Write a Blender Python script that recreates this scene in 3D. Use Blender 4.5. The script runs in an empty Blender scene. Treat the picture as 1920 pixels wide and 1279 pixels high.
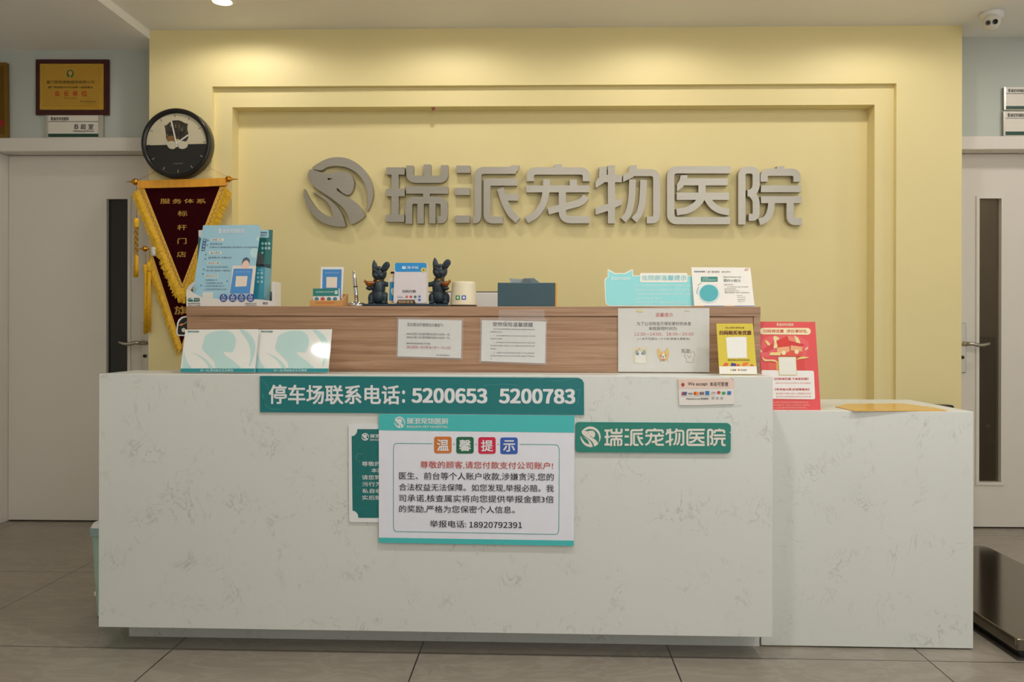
import bpy, bmesh, math, random
from mathutils import Vector, Matrix
from mathutils.geometry import tessellate_polygon
random.seed(7)
SC = bpy.context.scene
COL = SC.collection
PI = math.pi

# ------------------------------------------------------------------ camera
F = 1495.0                      # focal length in pixels of the 1920 px frame
HOR = 620.0                     # row of the horizon at the frame centre
YAW, ROLL, CAMZ = 0.0353, 0.0020, 1.03
cam_d = bpy.data.cameras.new('camera')
cam_d.sensor_fit = 'HORIZONTAL'; cam_d.sensor_width = 36.0
cam_d.lens = F * 36.0 / 1920.0
cam_d.shift_y = (HOR - 639.5) / 1920.0
cam_d.clip_start = 0.05; cam_d.clip_end = 100
CAM = bpy.data.objects.new('camera', cam_d); COL.objects.link(CAM)
CAM_M = (Matrix.Translation((0, 0, CAMZ)) @ Matrix.Rotation(YAW, 4, 'Z')
         @ Matrix.Rotation(PI / 2, 4, 'X') @ Matrix.Rotation(ROLL, 4, 'Z'))
CAM.matrix_world = CAM_M
SC.camera = CAM

# ------------------------------------------------------------------ world, exposure
SC.view_settings.view_transform = 'Standard'
SC.view_settings.look = 'None'
SC.view_settings.exposure = 0.09
SC.view_settings.gamma = 1.0
SC.view_settings.use_curve_mapping = False
world = bpy.data.worlds.new('daylight'); SC.world = world
world.use_nodes = True
world.node_tree.nodes['Background'].inputs[0].default_value = (0.95, 0.98, 1.0, 1)
# open sky above; below the horizon a brighter glow added to lift the ceiling
_wn = world.node_tree.nodes; _wl = world.node_tree.links
_tc = _wn.new('ShaderNodeTexCoord'); _sp = _wn.new('ShaderNodeSeparateXYZ'); _rp = _wn.new('ShaderNodeValToRGB')
_ad = _wn.new('ShaderNodeMath'); _ad.operation = 'MULTIPLY_ADD'; _ad.inputs[1].default_value = 0.5; _ad.inputs[2].default_value = 0.5
_wl.new(_tc.outputs['Generated'], _sp.inputs[0]); _wl.new(_sp.outputs['Z'], _ad.inputs[0]); _wl.new(_ad.outputs[0], _rp.inputs['Fac'])
_rp.color_ramp.elements[0].position = 0.48; _rp.color_ramp.elements[0].color = (0.98, 0.985, 0.97, 1)
_rp.color_ramp.elements[1].position = 0.53; _rp.color_ramp.elements[1].color = (0.45, 0.475, 0.49, 1)
_wl.new(_rp.outputs['Color'], _wn['Background'].inputs[0])
_wn['Background'].inputs[1].default_value = 2.15

ZC = 2.547                      # ceiling
def light(name, kind, loc, power, col=(1, 1, 1), size=0.1, rot=(0, 0, 0), spot=None, blend=0.5):
    d = bpy.data.lights.new(name, kind); d.energy = power; d.color = col
    if kind == 'AREA':
        d.shape = 'DISK'; d.size = size
    else:
        d.shadow_soft_size = size
    if spot: d.spot_size = spot; d.spot_blend = blend
    o = bpy.data.objects.new(name, d); COL.objects.link(o)
    o.location = loc; o.rotation_euler = rot
    return o
WARM = (1.0, 0.94, 0.88)
NEUT = (1.0, 0.985, 0.96)
# the four wall washers along the feature wall, and the rows of room downlights
WASH = []                       # filled from the frame's own bright rows: spacing 1.02 m
for i in range(4):
    WASH.append((-1.465 + 1.018 * i, 3.62 if i == 0 else 3.535))
ROOM = [(-2.35, 0.55, .3), (-1.605, -0.30, 5), (0.80, 0.35, 7), (2.40, 0.55, 4), (-1.3, 1.75, 4.5), (0.1, 1.75, 11.5), (1.5, 1.75, 13),
        (-1.6, -1.4, 5), (0.0, -1.4, 7), (1.6, -1.4, 8), (2.75, 3.45, 3.8)]
for (x, y) in WASH:
    light('wall_washer', 'SPOT', (x, y, ZC - 0.02), 7.2, WARM, 0.035, (0, 0, 0), math.radians(172), 0.35)
for (x, y, p) in ROOM:
    light('room_downlight', 'AREA', (x, y, (ZC if x > -1.96 else ZC - .044) - 0.014), p, NEUT, 0.15)

# ------------------------------------------------------------------ pixel -> place
def ray(px, py):
    d = Vector(((px - 960.0) / F, -(py - HOR) / F, -1.0))
    # the lens shift puts the horizon at row HOR before the camera is rolled
    c = Vector(((px - 960.0) / F, -(py - 639.5) / F + (HOR - 639.5) / F, -1.0))
    return (CAM_M.to_3x3() @ c)
EYE = Vector((0, 0, CAMZ))
def hit(px, py, p0, n):
    d = ray(px, py)
    return EYE + d * ((p0 - EYE).dot(n) / d.dot(n))
def at_y(px, py, Y): return hit(px, py, Vector((0, Y, 0)), Vector((0, 1, 0)))
def at_z(px, py, Z): return hit(px, py, Vector((0, 0, Z)), Vector((0, 0, 1)))
WB = 0.0134                     # the back wall is turned this much from the counter
WU = Vector((math.cos(WB), math.sin(WB), 0)); WN = Vector((math.sin(WB), -math.cos(WB), 0))
W0 = Vector((0, 4.226, 0))      # on the door plane; "off" is measured out of it
def W(u, off, z): return W0 + WU * u + WN * off + Vector((0, 0, z))
def wuz(px, py, off):
    p = hit(px, py, W0 + WN * off, WN)
    return ((p - W0).dot(WU), p.z)
def wu(px, py, off): return wuz(px, py, off)[0]

# ------------------------------------------------------------------ materials
def lin(c): return tuple(((v / 255.0) / 12.92 if v <= 10 else (((v / 255.0) + 0.055) / 1.055) ** 2.4) for v in c)
MATS = {}
def mat(name, rgb, rough=0.5, metal=0.0, var=0.03, scale=12.0, bump=0.0, bscale=80.0, spec=0.5, coat=0.0, stretch=(1, 1, 1), emit=0.0):
    if name in MATS: return MATS[name]
    m = bpy.data.materials.new(name); m.use_nodes = True
    nt = m.node_tree; b = nt.nodes['Principled BSDF']
    b.inputs['Roughness'].default_value = rough; b.inputs['Metallic'].default_value = metal
    b.inputs['Specular IOR Level'].default_value = spec
    b.inputs['Coat Weight'].default_value = coat; b.inputs['Coat Roughness'].default_value = 0.05
    c = lin(rgb)
    tc = nt.nodes.new('ShaderNodeTexCoord'); mp = nt.nodes.new('ShaderNodeMapping')
    mp.inputs['Scale'].default_value = stretch
    nt.links.new(tc.outputs['Object'], mp.inputs['Vector'])
    n = nt.nodes.new('ShaderNodeTexNoise'); n.inputs['Scale'].default_value = scale; n.inputs['Detail'].default_value = 4
    nt.links.new(mp.outputs['Vector'], n.inputs['Vector'])
    r = nt.nodes.new('ShaderNodeValToRGB')
    r.color_ramp.elements[0].position = 0.3; r.color_ramp.elements[1].position = 0.7
    r.color_ramp.elements[0].color = tuple(max(0, v * (1 - var)) for v in c) + (1,)
    r.color_ramp.elements[1].color = tuple(min(1, v * (1 + var)) for v in c) + (1,)
    nt.links.new(n.outputs['Fac'], r.inputs['Fac']); nt.links.new(r.outputs['Color'], b.inputs['Base Color'])
    if bump:
        n2 = nt.nodes.new('ShaderNodeTexNoise'); n2.inputs['Scale'].default_value = bscale; n2.inputs['Detail'].default_value = 3
        nt.links.new(mp.outputs['Vector'], n2.inputs['Vector'])
        bp = nt.nodes.new('ShaderNodeBump'); bp.inputs['Strength'].default_value = bump; bp.inputs['Distance'].default_value = 0.01
        nt.links.new(n2.outputs['Fac'], bp.inputs['Height']); nt.links.new(bp.outputs['Normal'], b.inputs['Normal'])
    if emit:
        b.inputs['Emission Color'].default_value = c + (1,); b.inputs['Emission Strength'].default_value = emit
    MATS[name] = m
    return m
def ink(r, g, b):               # a matt print colour
    return mat('print_%02x%02x%02x' % (r, g, b), (r, g, b), 0.45, var=0.015, scale=30)
def nodes(m): return m.node_tree.nodes, m.node_tree.links

def stone_mat():
    m = mat('veined_stone', (214, 215, 208), 0.32, var=0.015, scale=3)
    N, L = nodes(m); b = N['Principled BSDF']
    base = b.inputs['Base Color'].links[0].from_socket
    tc = N.new('ShaderNodeTexCoord')
    mp = N.new('ShaderNodeMapping'); mp.inputs['Scale'].default_value = (1.0, 1.0, 0.7); mp.inputs['Rotation'].default_value = (0.0, 0.5, 0.0)
    L.new(tc.outputs['Object'], mp.inputs['Vector'])
    v = N.new('ShaderNodeTexNoise'); v.inputs['Scale'].default_value = 11; v.inputs['Detail'].default_value = 6; v.inputs['Roughness'].default_value = 0.62; v.inputs['Distortion'].default_value = 1.6
    L.new(mp.outputs['Vector'], v.inputs['Vector'])
    r = N.new('ShaderNodeValToRGB'); cr = r.color_ramp
    cr.elements[0].position = 0.475; cr.elements[0].color = (0, 0, 0, 1)
    cr.elements[1].position = 0.525; cr.elements[1].color = (0, 0, 0, 1)
    e = cr.elements.new(0.5); e.color = (1, 1, 1, 1)
    L.new(v.outputs['Fac'], r.inputs['Fac'])
    k = N.new('ShaderNodeTexNoise'); k.inputs['Scale'].default_value = 7.5; k.inputs['Detail'].default_value = 4; k.inputs['Roughness'].default_value = 0.7
    L.new(tc.outputs['Object'], k.inputs['Vector'])
    r2 = N.new('ShaderNodeValToRGB'); r2.color_ramp.elements[0].position = 0.50; r2.color_ramp.elements[1].position = 0.68
    L.new(k.outputs['Fac'], r2.inputs['Fac'])
    mu = N.new('ShaderNodeMath'); mu.operation = 'MULTIPLY'
    L.new(r.outputs['Color'], mu.inputs[0]); L.new(r2.outputs['Color'], mu.inputs[1])
    mu2 = N.new('ShaderNodeMath'); mu2.operation = 'MULTIPLY'; mu2.inputs[1].default_value = 0.55
    L.new(mu.outputs[0], mu2.inputs[0])
    mx = N.new('ShaderNodeMixRGB'); mx.inputs[2].default_value = lin((140, 137, 124)) + (1,)
    L.new(base, mx.inputs[1]); L.new(mu2.outputs[0], mx.inputs[0]); L.new(mx.outputs[0], b.inputs['Base Color'])
    return m
def tile_mat(x0, sx, y0, sy):
    m = mat('floor_tile', (140, 131, 118), 0.3, var=0.10, scale=2.2, stretch=(1, 2.2, 1))
    N, L = nodes(m); b = N['Principled BSDF']
    base = b.inputs['Base Color'].links[0].from_socket
    tc = N.new('ShaderNodeTexCoord'); sp = N.new('ShaderNodeSeparateXYZ'); L.new(tc.outputs['Object'], sp.inputs[0])
    def math_(op, a, bb=None):
        n = N.new('ShaderNodeMath'); n.operation = op
        if hasattr(a, 'name'): L.new(a, n.inputs[0])
        else: n.inputs[0].default_value = a
        if bb is not None:
            if hasattr(bb, 'name'): L.new(bb, n.inputs[1])
            else: n.inputs[1].default_value = bb
        return n.outputs[0]
    def edge(s, o, p):
        f = math_('FRACT', math_('DIVIDE', math_('SUBTRACT', s, o), p))
        d = math_('MULTIPLY', math_('MINIMUM', f, math_('SUBTRACT', 1.0, f)), p)
        return math_('LESS_THAN', d, 0.0021)
    g = math_('MAXIMUM', edge(sp.outputs[0], x0, sx), edge(sp.outputs[1], y0, sy))
    # pale wandering streaks
    mp = N.new('ShaderNodeMapping'); mp.inputs['Scale'].default_value = (1.1, 2.6, 1); mp.inputs['Rotation'].default_value = (0, 0, 0.5)
    L.new(tc.outputs['Object'], mp.inputs['Vector'])
    v = N.new('ShaderNodeTexNoise'); v.inputs['Scale'].default_value = 3.2; v.inputs['Detail'].default_value = 7; v.inputs['Distortion'].default_value = 1.4; v.inputs['Roughness'].default_value = 0.62
    L.new(mp.outputs['Vector'], v.inputs['Vector'])
    r = N.new('ShaderNodeValToRGB'); cr = r.color_ramp
    cr.elements[0].position = 0.45; cr.elements[0].color = (0, 0, 0, 1)
    cr.elements[1].position = 0.56; cr.elements[1].color = (0, 0, 0, 1)
    e = cr.elements.new(0.505); e.color = (0.34, 0.34, 0.34, 1)
    L.new(v.outputs['Fac'], r.inputs['Fac'])
    mx0 = N.new('ShaderNodeMixRGB'); mx0.inputs[2].default_value = lin((170, 161, 148)) + (1,)
    L.new(base, mx0.inputs[1]); L.new(r.outputs['Color'], mx0.inputs[0])
    mx = N.new('ShaderNodeMixRGB'); mx.inputs[2].default_value = lin((38, 34, 30)) + (1,)
    L.new(mx0.outputs[0], mx.inputs[1]); L.new(g, mx.inputs[0]); L.new(mx.outputs[0], b.inputs['Base Color'])
    return m
def wood_mat(name, a, bcol, sx=1.0):
    m = mat(name, a, 0.38, var=0.0)
    N, L = nodes(m); b = N['Principled BSDF']
    tc = N.new('ShaderNodeTexCoord'); mp = N.new('ShaderNodeMapping'); mp.inputs['Scale'].default_value = (1.3 * sx, 16, 52)
    L.new(tc.outputs['Object'], mp.inputs['Vector'])
    n = N.new('ShaderNodeTexNoise'); n.inputs['Scale'].default_value = 1.8; n.inputs['Detail'].default_value = 7; n.inputs['Roughness'].default_value = 0.65; n.inputs['Distortion'].default_value = 0.8
    L.new(mp.outputs['Vector'], n.inputs['Vector'])
    r = N.new('ShaderNodeValToRGB')
    r.color_ramp.elements[0].position = 0.32; r.color_ramp.elements[0].color = lin(a) + (1,)
    r.color_ramp.elements[1].position = 0.66; r.color_ramp.elements[1].color = lin(bcol) + (1,)
    L.new(n.outputs['Fac'], r.inputs['Fac']); L.new(r.outputs['Color'], b.inputs['Base Color'])
    return m
def glass_mat(name, rgb, rough=0.05, alpha=0.12):
    m = mat(name, rgb, rough, var=0.0)
    N, L = nodes(m); b = N['Principled BSDF']
    t = N.new('ShaderNodeBsdfTransparent'); t.inputs[0].default_value = (1, 1, 1, 1)
    mx = N.new('ShaderNodeMixShader'); mx.inputs[0].default_value = alpha
    out = [n for n in N if n.type == 'OUTPUT_MATERIAL'][0]
    L.new(t.outputs[0], mx.inputs[1]); L.new(b.outputs[0], mx.inputs[2]); L.new(mx.outputs[0], out.inputs[0])
    return m

# ------------------------------------------------------------------ mesh builder
class MB:
    def __init__(s): s.v = []; s.f = []
    def add(s, vs, fs):
        o = len(s.v); s.v += [tuple(v) for v in vs]; s.f += [tuple(i + o for i in f) for f in fs]; return s
    def box(s, x0, x1, y0, y1, z0, z1):
        return s.add([(x0, y0, z0), (x1, y0, z0), (x1, y1, z0), (x0, y1, z0), (x0, y0, z1), (x1, y0, z1), (x1, y1, z1), (x0, y1, z1)],
                     [(0, 3, 2, 1), (4, 5, 6, 7), (0, 1, 5, 4), (1, 2, 6, 5), (2, 3, 7, 6), (3, 0, 4, 7)])
    def flat(s, poly, y, holes=()):
        loops = [[Vector((p[0], p[1], 0)) for p in poly]] + [[Vector((p[0], p[1], 0)) for p in h] for h in holes]
        flatv = [p for l in loops for p in l]
        tris = tessellate_polygon(loops)
        fs = []
        for t in tris:
            a, b, c = (flatv[i] for i in t)
            cr = (b - a).cross(c - a).z
            fs.append(t if cr > 0 else (t[0], t[2], t[1]))   # faces look out along -y
        return s.add([(p.x, y, p.y) for p in flatv], fs)
    def prism(s, poly, y0, y1, holes=()):
        """polygon in local x,z pushed from y0 (front) back to y1"""
        s.flat(poly, y0, holes)
        o = len(s.v); k = len(s.f)
        s.flat(poly, y1, holes)
        for i in range(k, len(s.f)): s.f[i] = tuple(reversed(s.f[i]))
        for lp in [poly] + list(holes):
            n = len(lp); ar = sum(lp[i][0] * lp[(i + 1) % n][1] - lp[(i + 1) % n][0] * lp[i][1] for i in range(n))
            o = len(s.v)
            s.v += [(p[0], y0, p[1]) for p in lp] + [(p[0], y1, p[1]) for p in lp]
            for i in range(n):
                j = (i + 1) % n
                q = (o + i, o + n + i, o + n + j, o + j)
                s.f.append(q if (ar > 0) == (lp is poly) else tuple(reversed(q)))
        return s
    def tube(s, pts, r, n=10, cap=True):
        pts = [Vector(p) for p in pts]; rs = r if isinstance(r, (list, tuple)) else [r] * len(pts)
        o = len(s.v); ref = None
        for i, p in enumerate(pts):
            t = (pts[min(i + 1, len(pts) - 1)] - pts[max(i - 1, 0)]).normalized()
            if ref is None:
                ref = t.orthogonal().normalized()
            ref = (ref - t * ref.dot(t)).normalized(); b = t.cross(ref)
            for k in range(n):
                a = 2 * PI * k / n
                s.v.append(tuple(p + (ref * math.cos(a) + b * math.sin(a)) * rs[i]))
        for i in range(len(pts) - 1):
            for k in range(n):
                a, b2 = o + i * n + k, o + i * n + (k + 1) % n
                s.f.append((a, b2, b2 + n, a + n))
        if cap:
            s.f.append(tuple(o + k for k in reversed(range(n)))); e = o + (len(pts) - 1) * n
            s.f.append(tuple(e + k for k in range(n)))
        return s
    def lathe(s, prof, n=32, M=None, cap=False):
        """profile of (radius, z) turned about z"""
        vs, fs = [], []
        for (r, z) in prof:
            for k in range(n):
                a = 2 * PI * k / n; vs.append(Vector((r * math.cos(a), r * math.sin(a), z)))
        for i in range(len(prof) - 1):
            for k in range(n):
                a, b = i * n + k, i * n + (k + 1) % n
                fs.append((a, b, b + n, a + n))
        if cap: fs.append(tuple(reversed(range(n)))); fs.append(tuple((len(prof) - 1) * n + k for k in range(n)))
        if M: vs = [M @ v for v in vs]
        return s.add(vs, fs)
    def ball(s, c, r, n=16, m=10, M=None):
        c = Vector(c); r = (r, r, r) if not isinstance(r, (list, tuple)) else r
        vs = []; fs = []
        for i in range(m + 1):
            th = PI * i / m
            for k in range(n):
                a = 2 * PI * k / n
                v = Vector((r[0] * math.sin(th) * math.cos(a), r[1] * math.sin(th) * math.sin(a), r[2] * math.cos(th)))
                vs.append((M @ v if M else v) + c)
        for i in range(m):
            for k in range(n):
                a, b = i * n + k, i * n + (k + 1) % n
                fs.append((a, a + n, b + n, b))
        return s.add(vs, fs)
    def obj(s, name, m, parent=None, smooth=False, bevel=0.0, seg=2, M=None):
        vs = [M @ Vector(v) for v in s.v] if M else s.v
        me = bpy.data.meshes.new(name); me.from_pydata([tuple(v) for v in vs], [], s.f); me.update()
        return link(name, me, m, parent, smooth, bevel, seg)
def link(name, me, m, parent=None, smooth=False, bevel=0.0, seg=2):
    me.materials.clear(); me.materials.append(m)
    if smooth:
        me.polygons.foreach_set('use_smooth', [True] * len(me.polygons))
    o = bpy.data.objects.new(name, me); COL.objects.link(o)
    if parent: o.parent = parent
    if bevel:
        md = o.modifiers.new('bevel', 'BEVEL'); md.width = bevel; md.segments = seg; md.limit_method = 'ANGLE'; md.angle_limit = 0.6
    return o
def tag(o, label, cat, group=None):
    o['label'] = label; o['category'] = cat
    if group: o['group'] = group
    return o
def thing(name, label, cat, loc=(0, 0, 0), rotz=0.0, group=None):
    o = bpy.data.objects.new(name, None); COL.objects.link(o)
    o.empty_display_size = 0.05
    o.location = loc; o.rotation_euler = (0, 0, rotz)
    return tag(o, label, cat, group)
def struct(o): o['kind'] = 'structure'; return o
def wall_thing(name, label, cat, u, off, z, group=None):
    return thing(name, label, cat, W(u, off, z), WB, group)

def arc(cx, cy, r, a0, a1, n=8): return [(cx + r * math.cos(math.radians(a0 + (a1 - a0) * i / n)), cy + r * math.sin(math.radians(a0 + (a1 - a0) * i / n))) for i in range(n + 1)]
def circ(cx, cy, rx, ry=None, n=28): ry = ry or rx; return [(cx + rx * math.cos(2 * PI * i / n), cy + ry * math.sin(2 * PI * i / n)) for i in range(n)]
def rrect(x0, y0, x1, y1, r):
    """rounded rectangle in pixels (y down)"""
    return arc(x1 - r, y1 - r, r, 0, 90, 5) + arc(x0 + r, y1 - r, r, 90, 180, 5) + arc(x0 + r, y0 + r, r, 180, 270, 5) + arc(x1 - r, y0 + r, r, 270, 360, 5)
def rect(x0, y0, x1, y1): return [(x0, y0), (x1, y0), (x1, y1), (x0, y1)]
def spline(pts, n=6):
    """smooth closed outline through the points"""
    P = [Vector((p[0], p[1], 0)) for p in pts]; out = []
    m = len(P)
    for i in range(m):
        a, b, c, d = P[(i - 1) % m], P[i], P[(i + 1) % m], P[(i + 2) % m]
        for k in range(n):
            t = k / n
            q = 0.5 * ((2 * b) + (c - a) * t + (2 * a - 5 * b + 4 * c - d) * t * t + (3 * b - a - 3 * c + d) * t ** 3)
            out.append((q.x, q.y))
    return out
def stroke(pts, w, r=0):
    """outline of a pen stroke of width w along a polyline, inner corners rounded by r"""
    P = [Vector((p[0], p[1])) for p in pts]; Q = [P[0]]
    for i in range(1, len(P) - 1):
        if r:
            a, b, c = P[i - 1], P[i], P[i + 1]
            ra = min(r, (a - b).length * .49); rc = min(r, (c - b).length * .49)
            s, e = b + (a - b).normalized() * ra, b + (c - b).normalized() * rc
            for k in range(6):
                t = k / 5; Q.append(s * (1 - t) ** 2 + b * 2 * t * (1 - t) + e * t * t)
        else: Q.append(P[i])
    Q.append(P[-1]); R = []; Lf = []
    for i, q in enumerate(Q):
        d1 = (Q[i] - Q[i - 1]).normalized() if i else None
        d2 = (Q[i + 1] - Q[i]).normalized() if i < len(Q) - 1 else None
        d1 = d1 or d2; d2 = d2 or d1
        n1 = Vector((-d1.y, d1.x)); n2 = Vector((-d2.y, d2.x)); n = (n1 + n2).normalized()
        k = (w / 2) / max(0.35, n.dot(n1))
        Lf.append(q + n * k); R.append(q - n * k)
    return [(v.x, v.y) for v in Lf + R[::-1]]

# ------------------------------------------------------------------ lettering
_TXT = {}
try:                            # Blender's own bundled sans face, for even figures beside the characters
    import os
    FACE = bpy.data.fonts.load(os.path.join(bpy.utils.system_resource('DATAFILES', path='fonts'), 'Noto Sans CJK Regular.woff2'))
except Exception:
    FACE = None
def glyphs(s, bold=0.0):
    key = (s, bold)
    if key not in _TXT:
        c = bpy.data.curves.new('t', 'FONT'); c.body = s; c.resolution_u = 5 if len(s) < 12 else 2
        if FACE and (s.isdigit() and len(s) > 5 or s.startswith('12:30')): c.font = FACE
        o = bpy.data.objects.new('t', c); me = bpy.data.meshes.new_from_object(o)
        v = [(p.co.x, p.co.y) for p in me.vertices]; f = [tuple(p.vertices) for p in me.polygons]
        bpy.data.objects.remove(o); bpy.data.curves.remove(c); bpy.data.meshes.remove(me)
        if bold:
            n = len(v); v0, f0 = v, f; v, f = [], []
            for k, (dx, dy) in enumerate(((-1, -.7), (1, -.7), (1, .7), (-1, .7), (0, -.8), (0, .8), (0, 0))):
                v += [(p[0] + dx * bold, p[1] + dy * bold) for p in v0]; f += [tuple(i + n * k for i in t) for t in f0]
        x0, x1 = min(p[0] for p in v), max(p[0] for p in v); y0, y1 = min(p[1] for p in v), max(p[1] for p in v)
        nb = len(v) // 7 if bold else len(v)
        _TXT[key] = ([((p[0] - x0) / (x1 - x0), (p[1] - y0) / max(1e-6, y1 - y0), (i // nb) * 5e-5) for i, p in enumerate(v)], f)
    return _TXT[key]

class Board:
    """a flat thing: its own axes (x along, z up the sheet, -y out of its face) through a point of the place"""
    STEP = 0.0005
    def __init__(s, name, label, cat, p0, Y=None, tilt=0.0, yaw=0.0, origin=None, group=None, parent=None):
        s.U = Vector((math.cos(yaw), math.sin(yaw), 0))
        s.Nin = Vector((-math.sin(yaw) * math.cos(tilt), math.cos(yaw) * math.cos(tilt), -math.sin(tilt)))
        s.V = Vector((-math.sin(yaw) * math.sin(tilt), math.cos(yaw) * math.sin(tilt), math.cos(tilt)))
        s.O = origin if origin is not None else at_y(p0[0], p0[1], Y)
        if parent is None:
            s.root = bpy.data.objects.new(name, None); COL.objects.link(s.root)
            s.root.empty_display_size = 0.05
            s.root.matrix_world = Matrix(((s.U.x, s.Nin.x, s.V.x, s.O.x), (s.U.y, s.Nin.y, s.V.y, s.O.y), (s.U.z, s.Nin.z, s.V.z, s.O.z), (0, 0, 0, 1)))
            tag(s.root, label, cat, group)
        else: s.root = parent
    def L(s, px, py):
        p = hit(px, py, s.O, s.Nin) - s.O
        return (p.dot(s.U), p.dot(s.V))
    def P(s, poly): return [s.L(*p) for p in poly]
    def sheet(s, name, poly, m, back, front=0.0, holes=(), bevel=0.0, label=None, parent=None):
        o = MB().prism(s.P(poly), front, back, [s.P(h) for h in holes]).obj(name, m, parent or s.root, bevel=bevel)
        if label: o['label'] = label
        return o
    def ink(s, name, polys, m, layer=1, holes=None, label=None, parent=None):
        o = None
        for p in polys:
            o = MB().flat(s.P(p), -s.STEP * layer).obj(name, m, parent or s.root)
            if label: o['label'] = label
        if holes:
            o = MB().flat(s.P(holes[0]), -s.STEP * layer, [s.P(h) for h in holes[1:]]).obj(name, m, parent or s.root)
        return o
    def text(s, name, rows, m, layer=2, bold=0.0, label=None, parent=None):
        if 1 < len(rows) <= 6:
            for r in rows: o = s.text(name, [r], m, layer, bold, label, parent)
            return o
        b = MB()
        for row in rows:
            t, x0, y0, x1, y1 = row[:5]; dy = row[5] if len(row) > 5 else 0.0   # dy: how far the line drops to its right end
            sk = row[6] if len(row) > 6 else 0.0                              # sk: slant of the uprights
            v, f = glyphs(t, bold)
            q = [s.L(x0 + sk, y1), s.L(x1 + sk, y1 + dy), s.L(x1, y0 + dy), s.L(x0, y0)]
            a, c_, d, e = [Vector(p) for p in q]
            vs = []
            for (x, y, lift) in v:
                p = (a * (1 - x) + c_ * x) * (1 - y) + (e * (1 - x) + d * x) * y
                vs.append((p.x, -s.STEP * layer - lift, p.y))
            b.add(vs, f)
        o = b.obj(name, m, parent or s.root)
        if label: o['label'] = label
        return o
    def brand(s, x0, y0, x1, y1, m, layer=2, dy=0.0, name='emblem', chars=True, cbox=None):
        """the hospital's dog emblem followed by its six characters, as on the wall"""
        b = MB()
        def mp(p, X0, X1):
            fx = (p[0] - X0) / (X1 - X0); fy = (p[1] - 95.0) / 500.0
            return s.L(x0 + (x1 - x0) * fx, y0 + (y1 - y0) * fy + dy * fx)
        X1 = 3700.0 if chars and not cbox else 614.0
        for (poly, holes) in EMBLEM:
            b.flat([mp(p, 110.0, X1) for p in poly], -s.STEP * layer, [[mp(p, 110.0, X1) for p in h] for h in holes])
        o = b.obj(name, m, s.root)
        if chars:
            b = MB()
            for ch in BRAND:
                for k, poly in enumerate(ch[1]):
                    if cbox: q = [s.L(cbox[0] + (cbox[2] - cbox[0]) * (p[0] - 706) / 2994.0, cbox[1] + (cbox[3] - cbox[1]) * (p[1] - 147) / 435.0 + dy * (p[0] - 706) / 2994.0) for p in poly]
                    else: q = [mp(p, 110.0, X1) for p in poly]
                    b.flat(q, -s.STEP * layer - 5e-5 * k)
            b.obj('lettering', m, s.root)
        return o

# the emblem and the six characters, outlined from strokes (units of the wall sign's drawing)
EMBLEM = [
    (spline([(172, 176), (215, 140), (290, 104), (370, 95), (450, 112), (530, 165), (585, 240), (612, 335), (603, 410), (570, 483), (575, 400), (566, 325), (535, 255), (480, 198), (410, 166), (335, 158), (280, 167), (240, 190), (205, 186)], 4), []),
    (spline([(160, 183), (205, 192), (245, 207), (285, 212), (340, 200), (400, 197), (445, 214), (472, 255), (474, 300), (460, 345), (432, 366), (400, 356), (372, 332), (350, 318), (358, 338), (400, 368), (462, 402), (515, 450), (553, 510), (515, 550), (455, 578), (438, 535), (405, 470), (350, 420), (280, 370), (212, 325), (165, 285), (143, 240), (147, 205)], 4),
     [spline([(282, 250), (300, 245), (322, 250), (302, 254), (298, 262)], 3)]),
    (spline([(117, 322), (113, 365), (130, 430), (170, 500), (230, 555), (300, 585), (360, 595), (411, 592), (408, 560), (393, 515), (368, 472), (330, 428), (280, 388), (225, 360), (170, 346), (210, 366), (258, 397), (295, 435), (315, 480), (320, 525), (270, 510), (212, 470), (165, 410), (135, 360)], 4), []),
]
def K(x): return x + 1843.2
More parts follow.
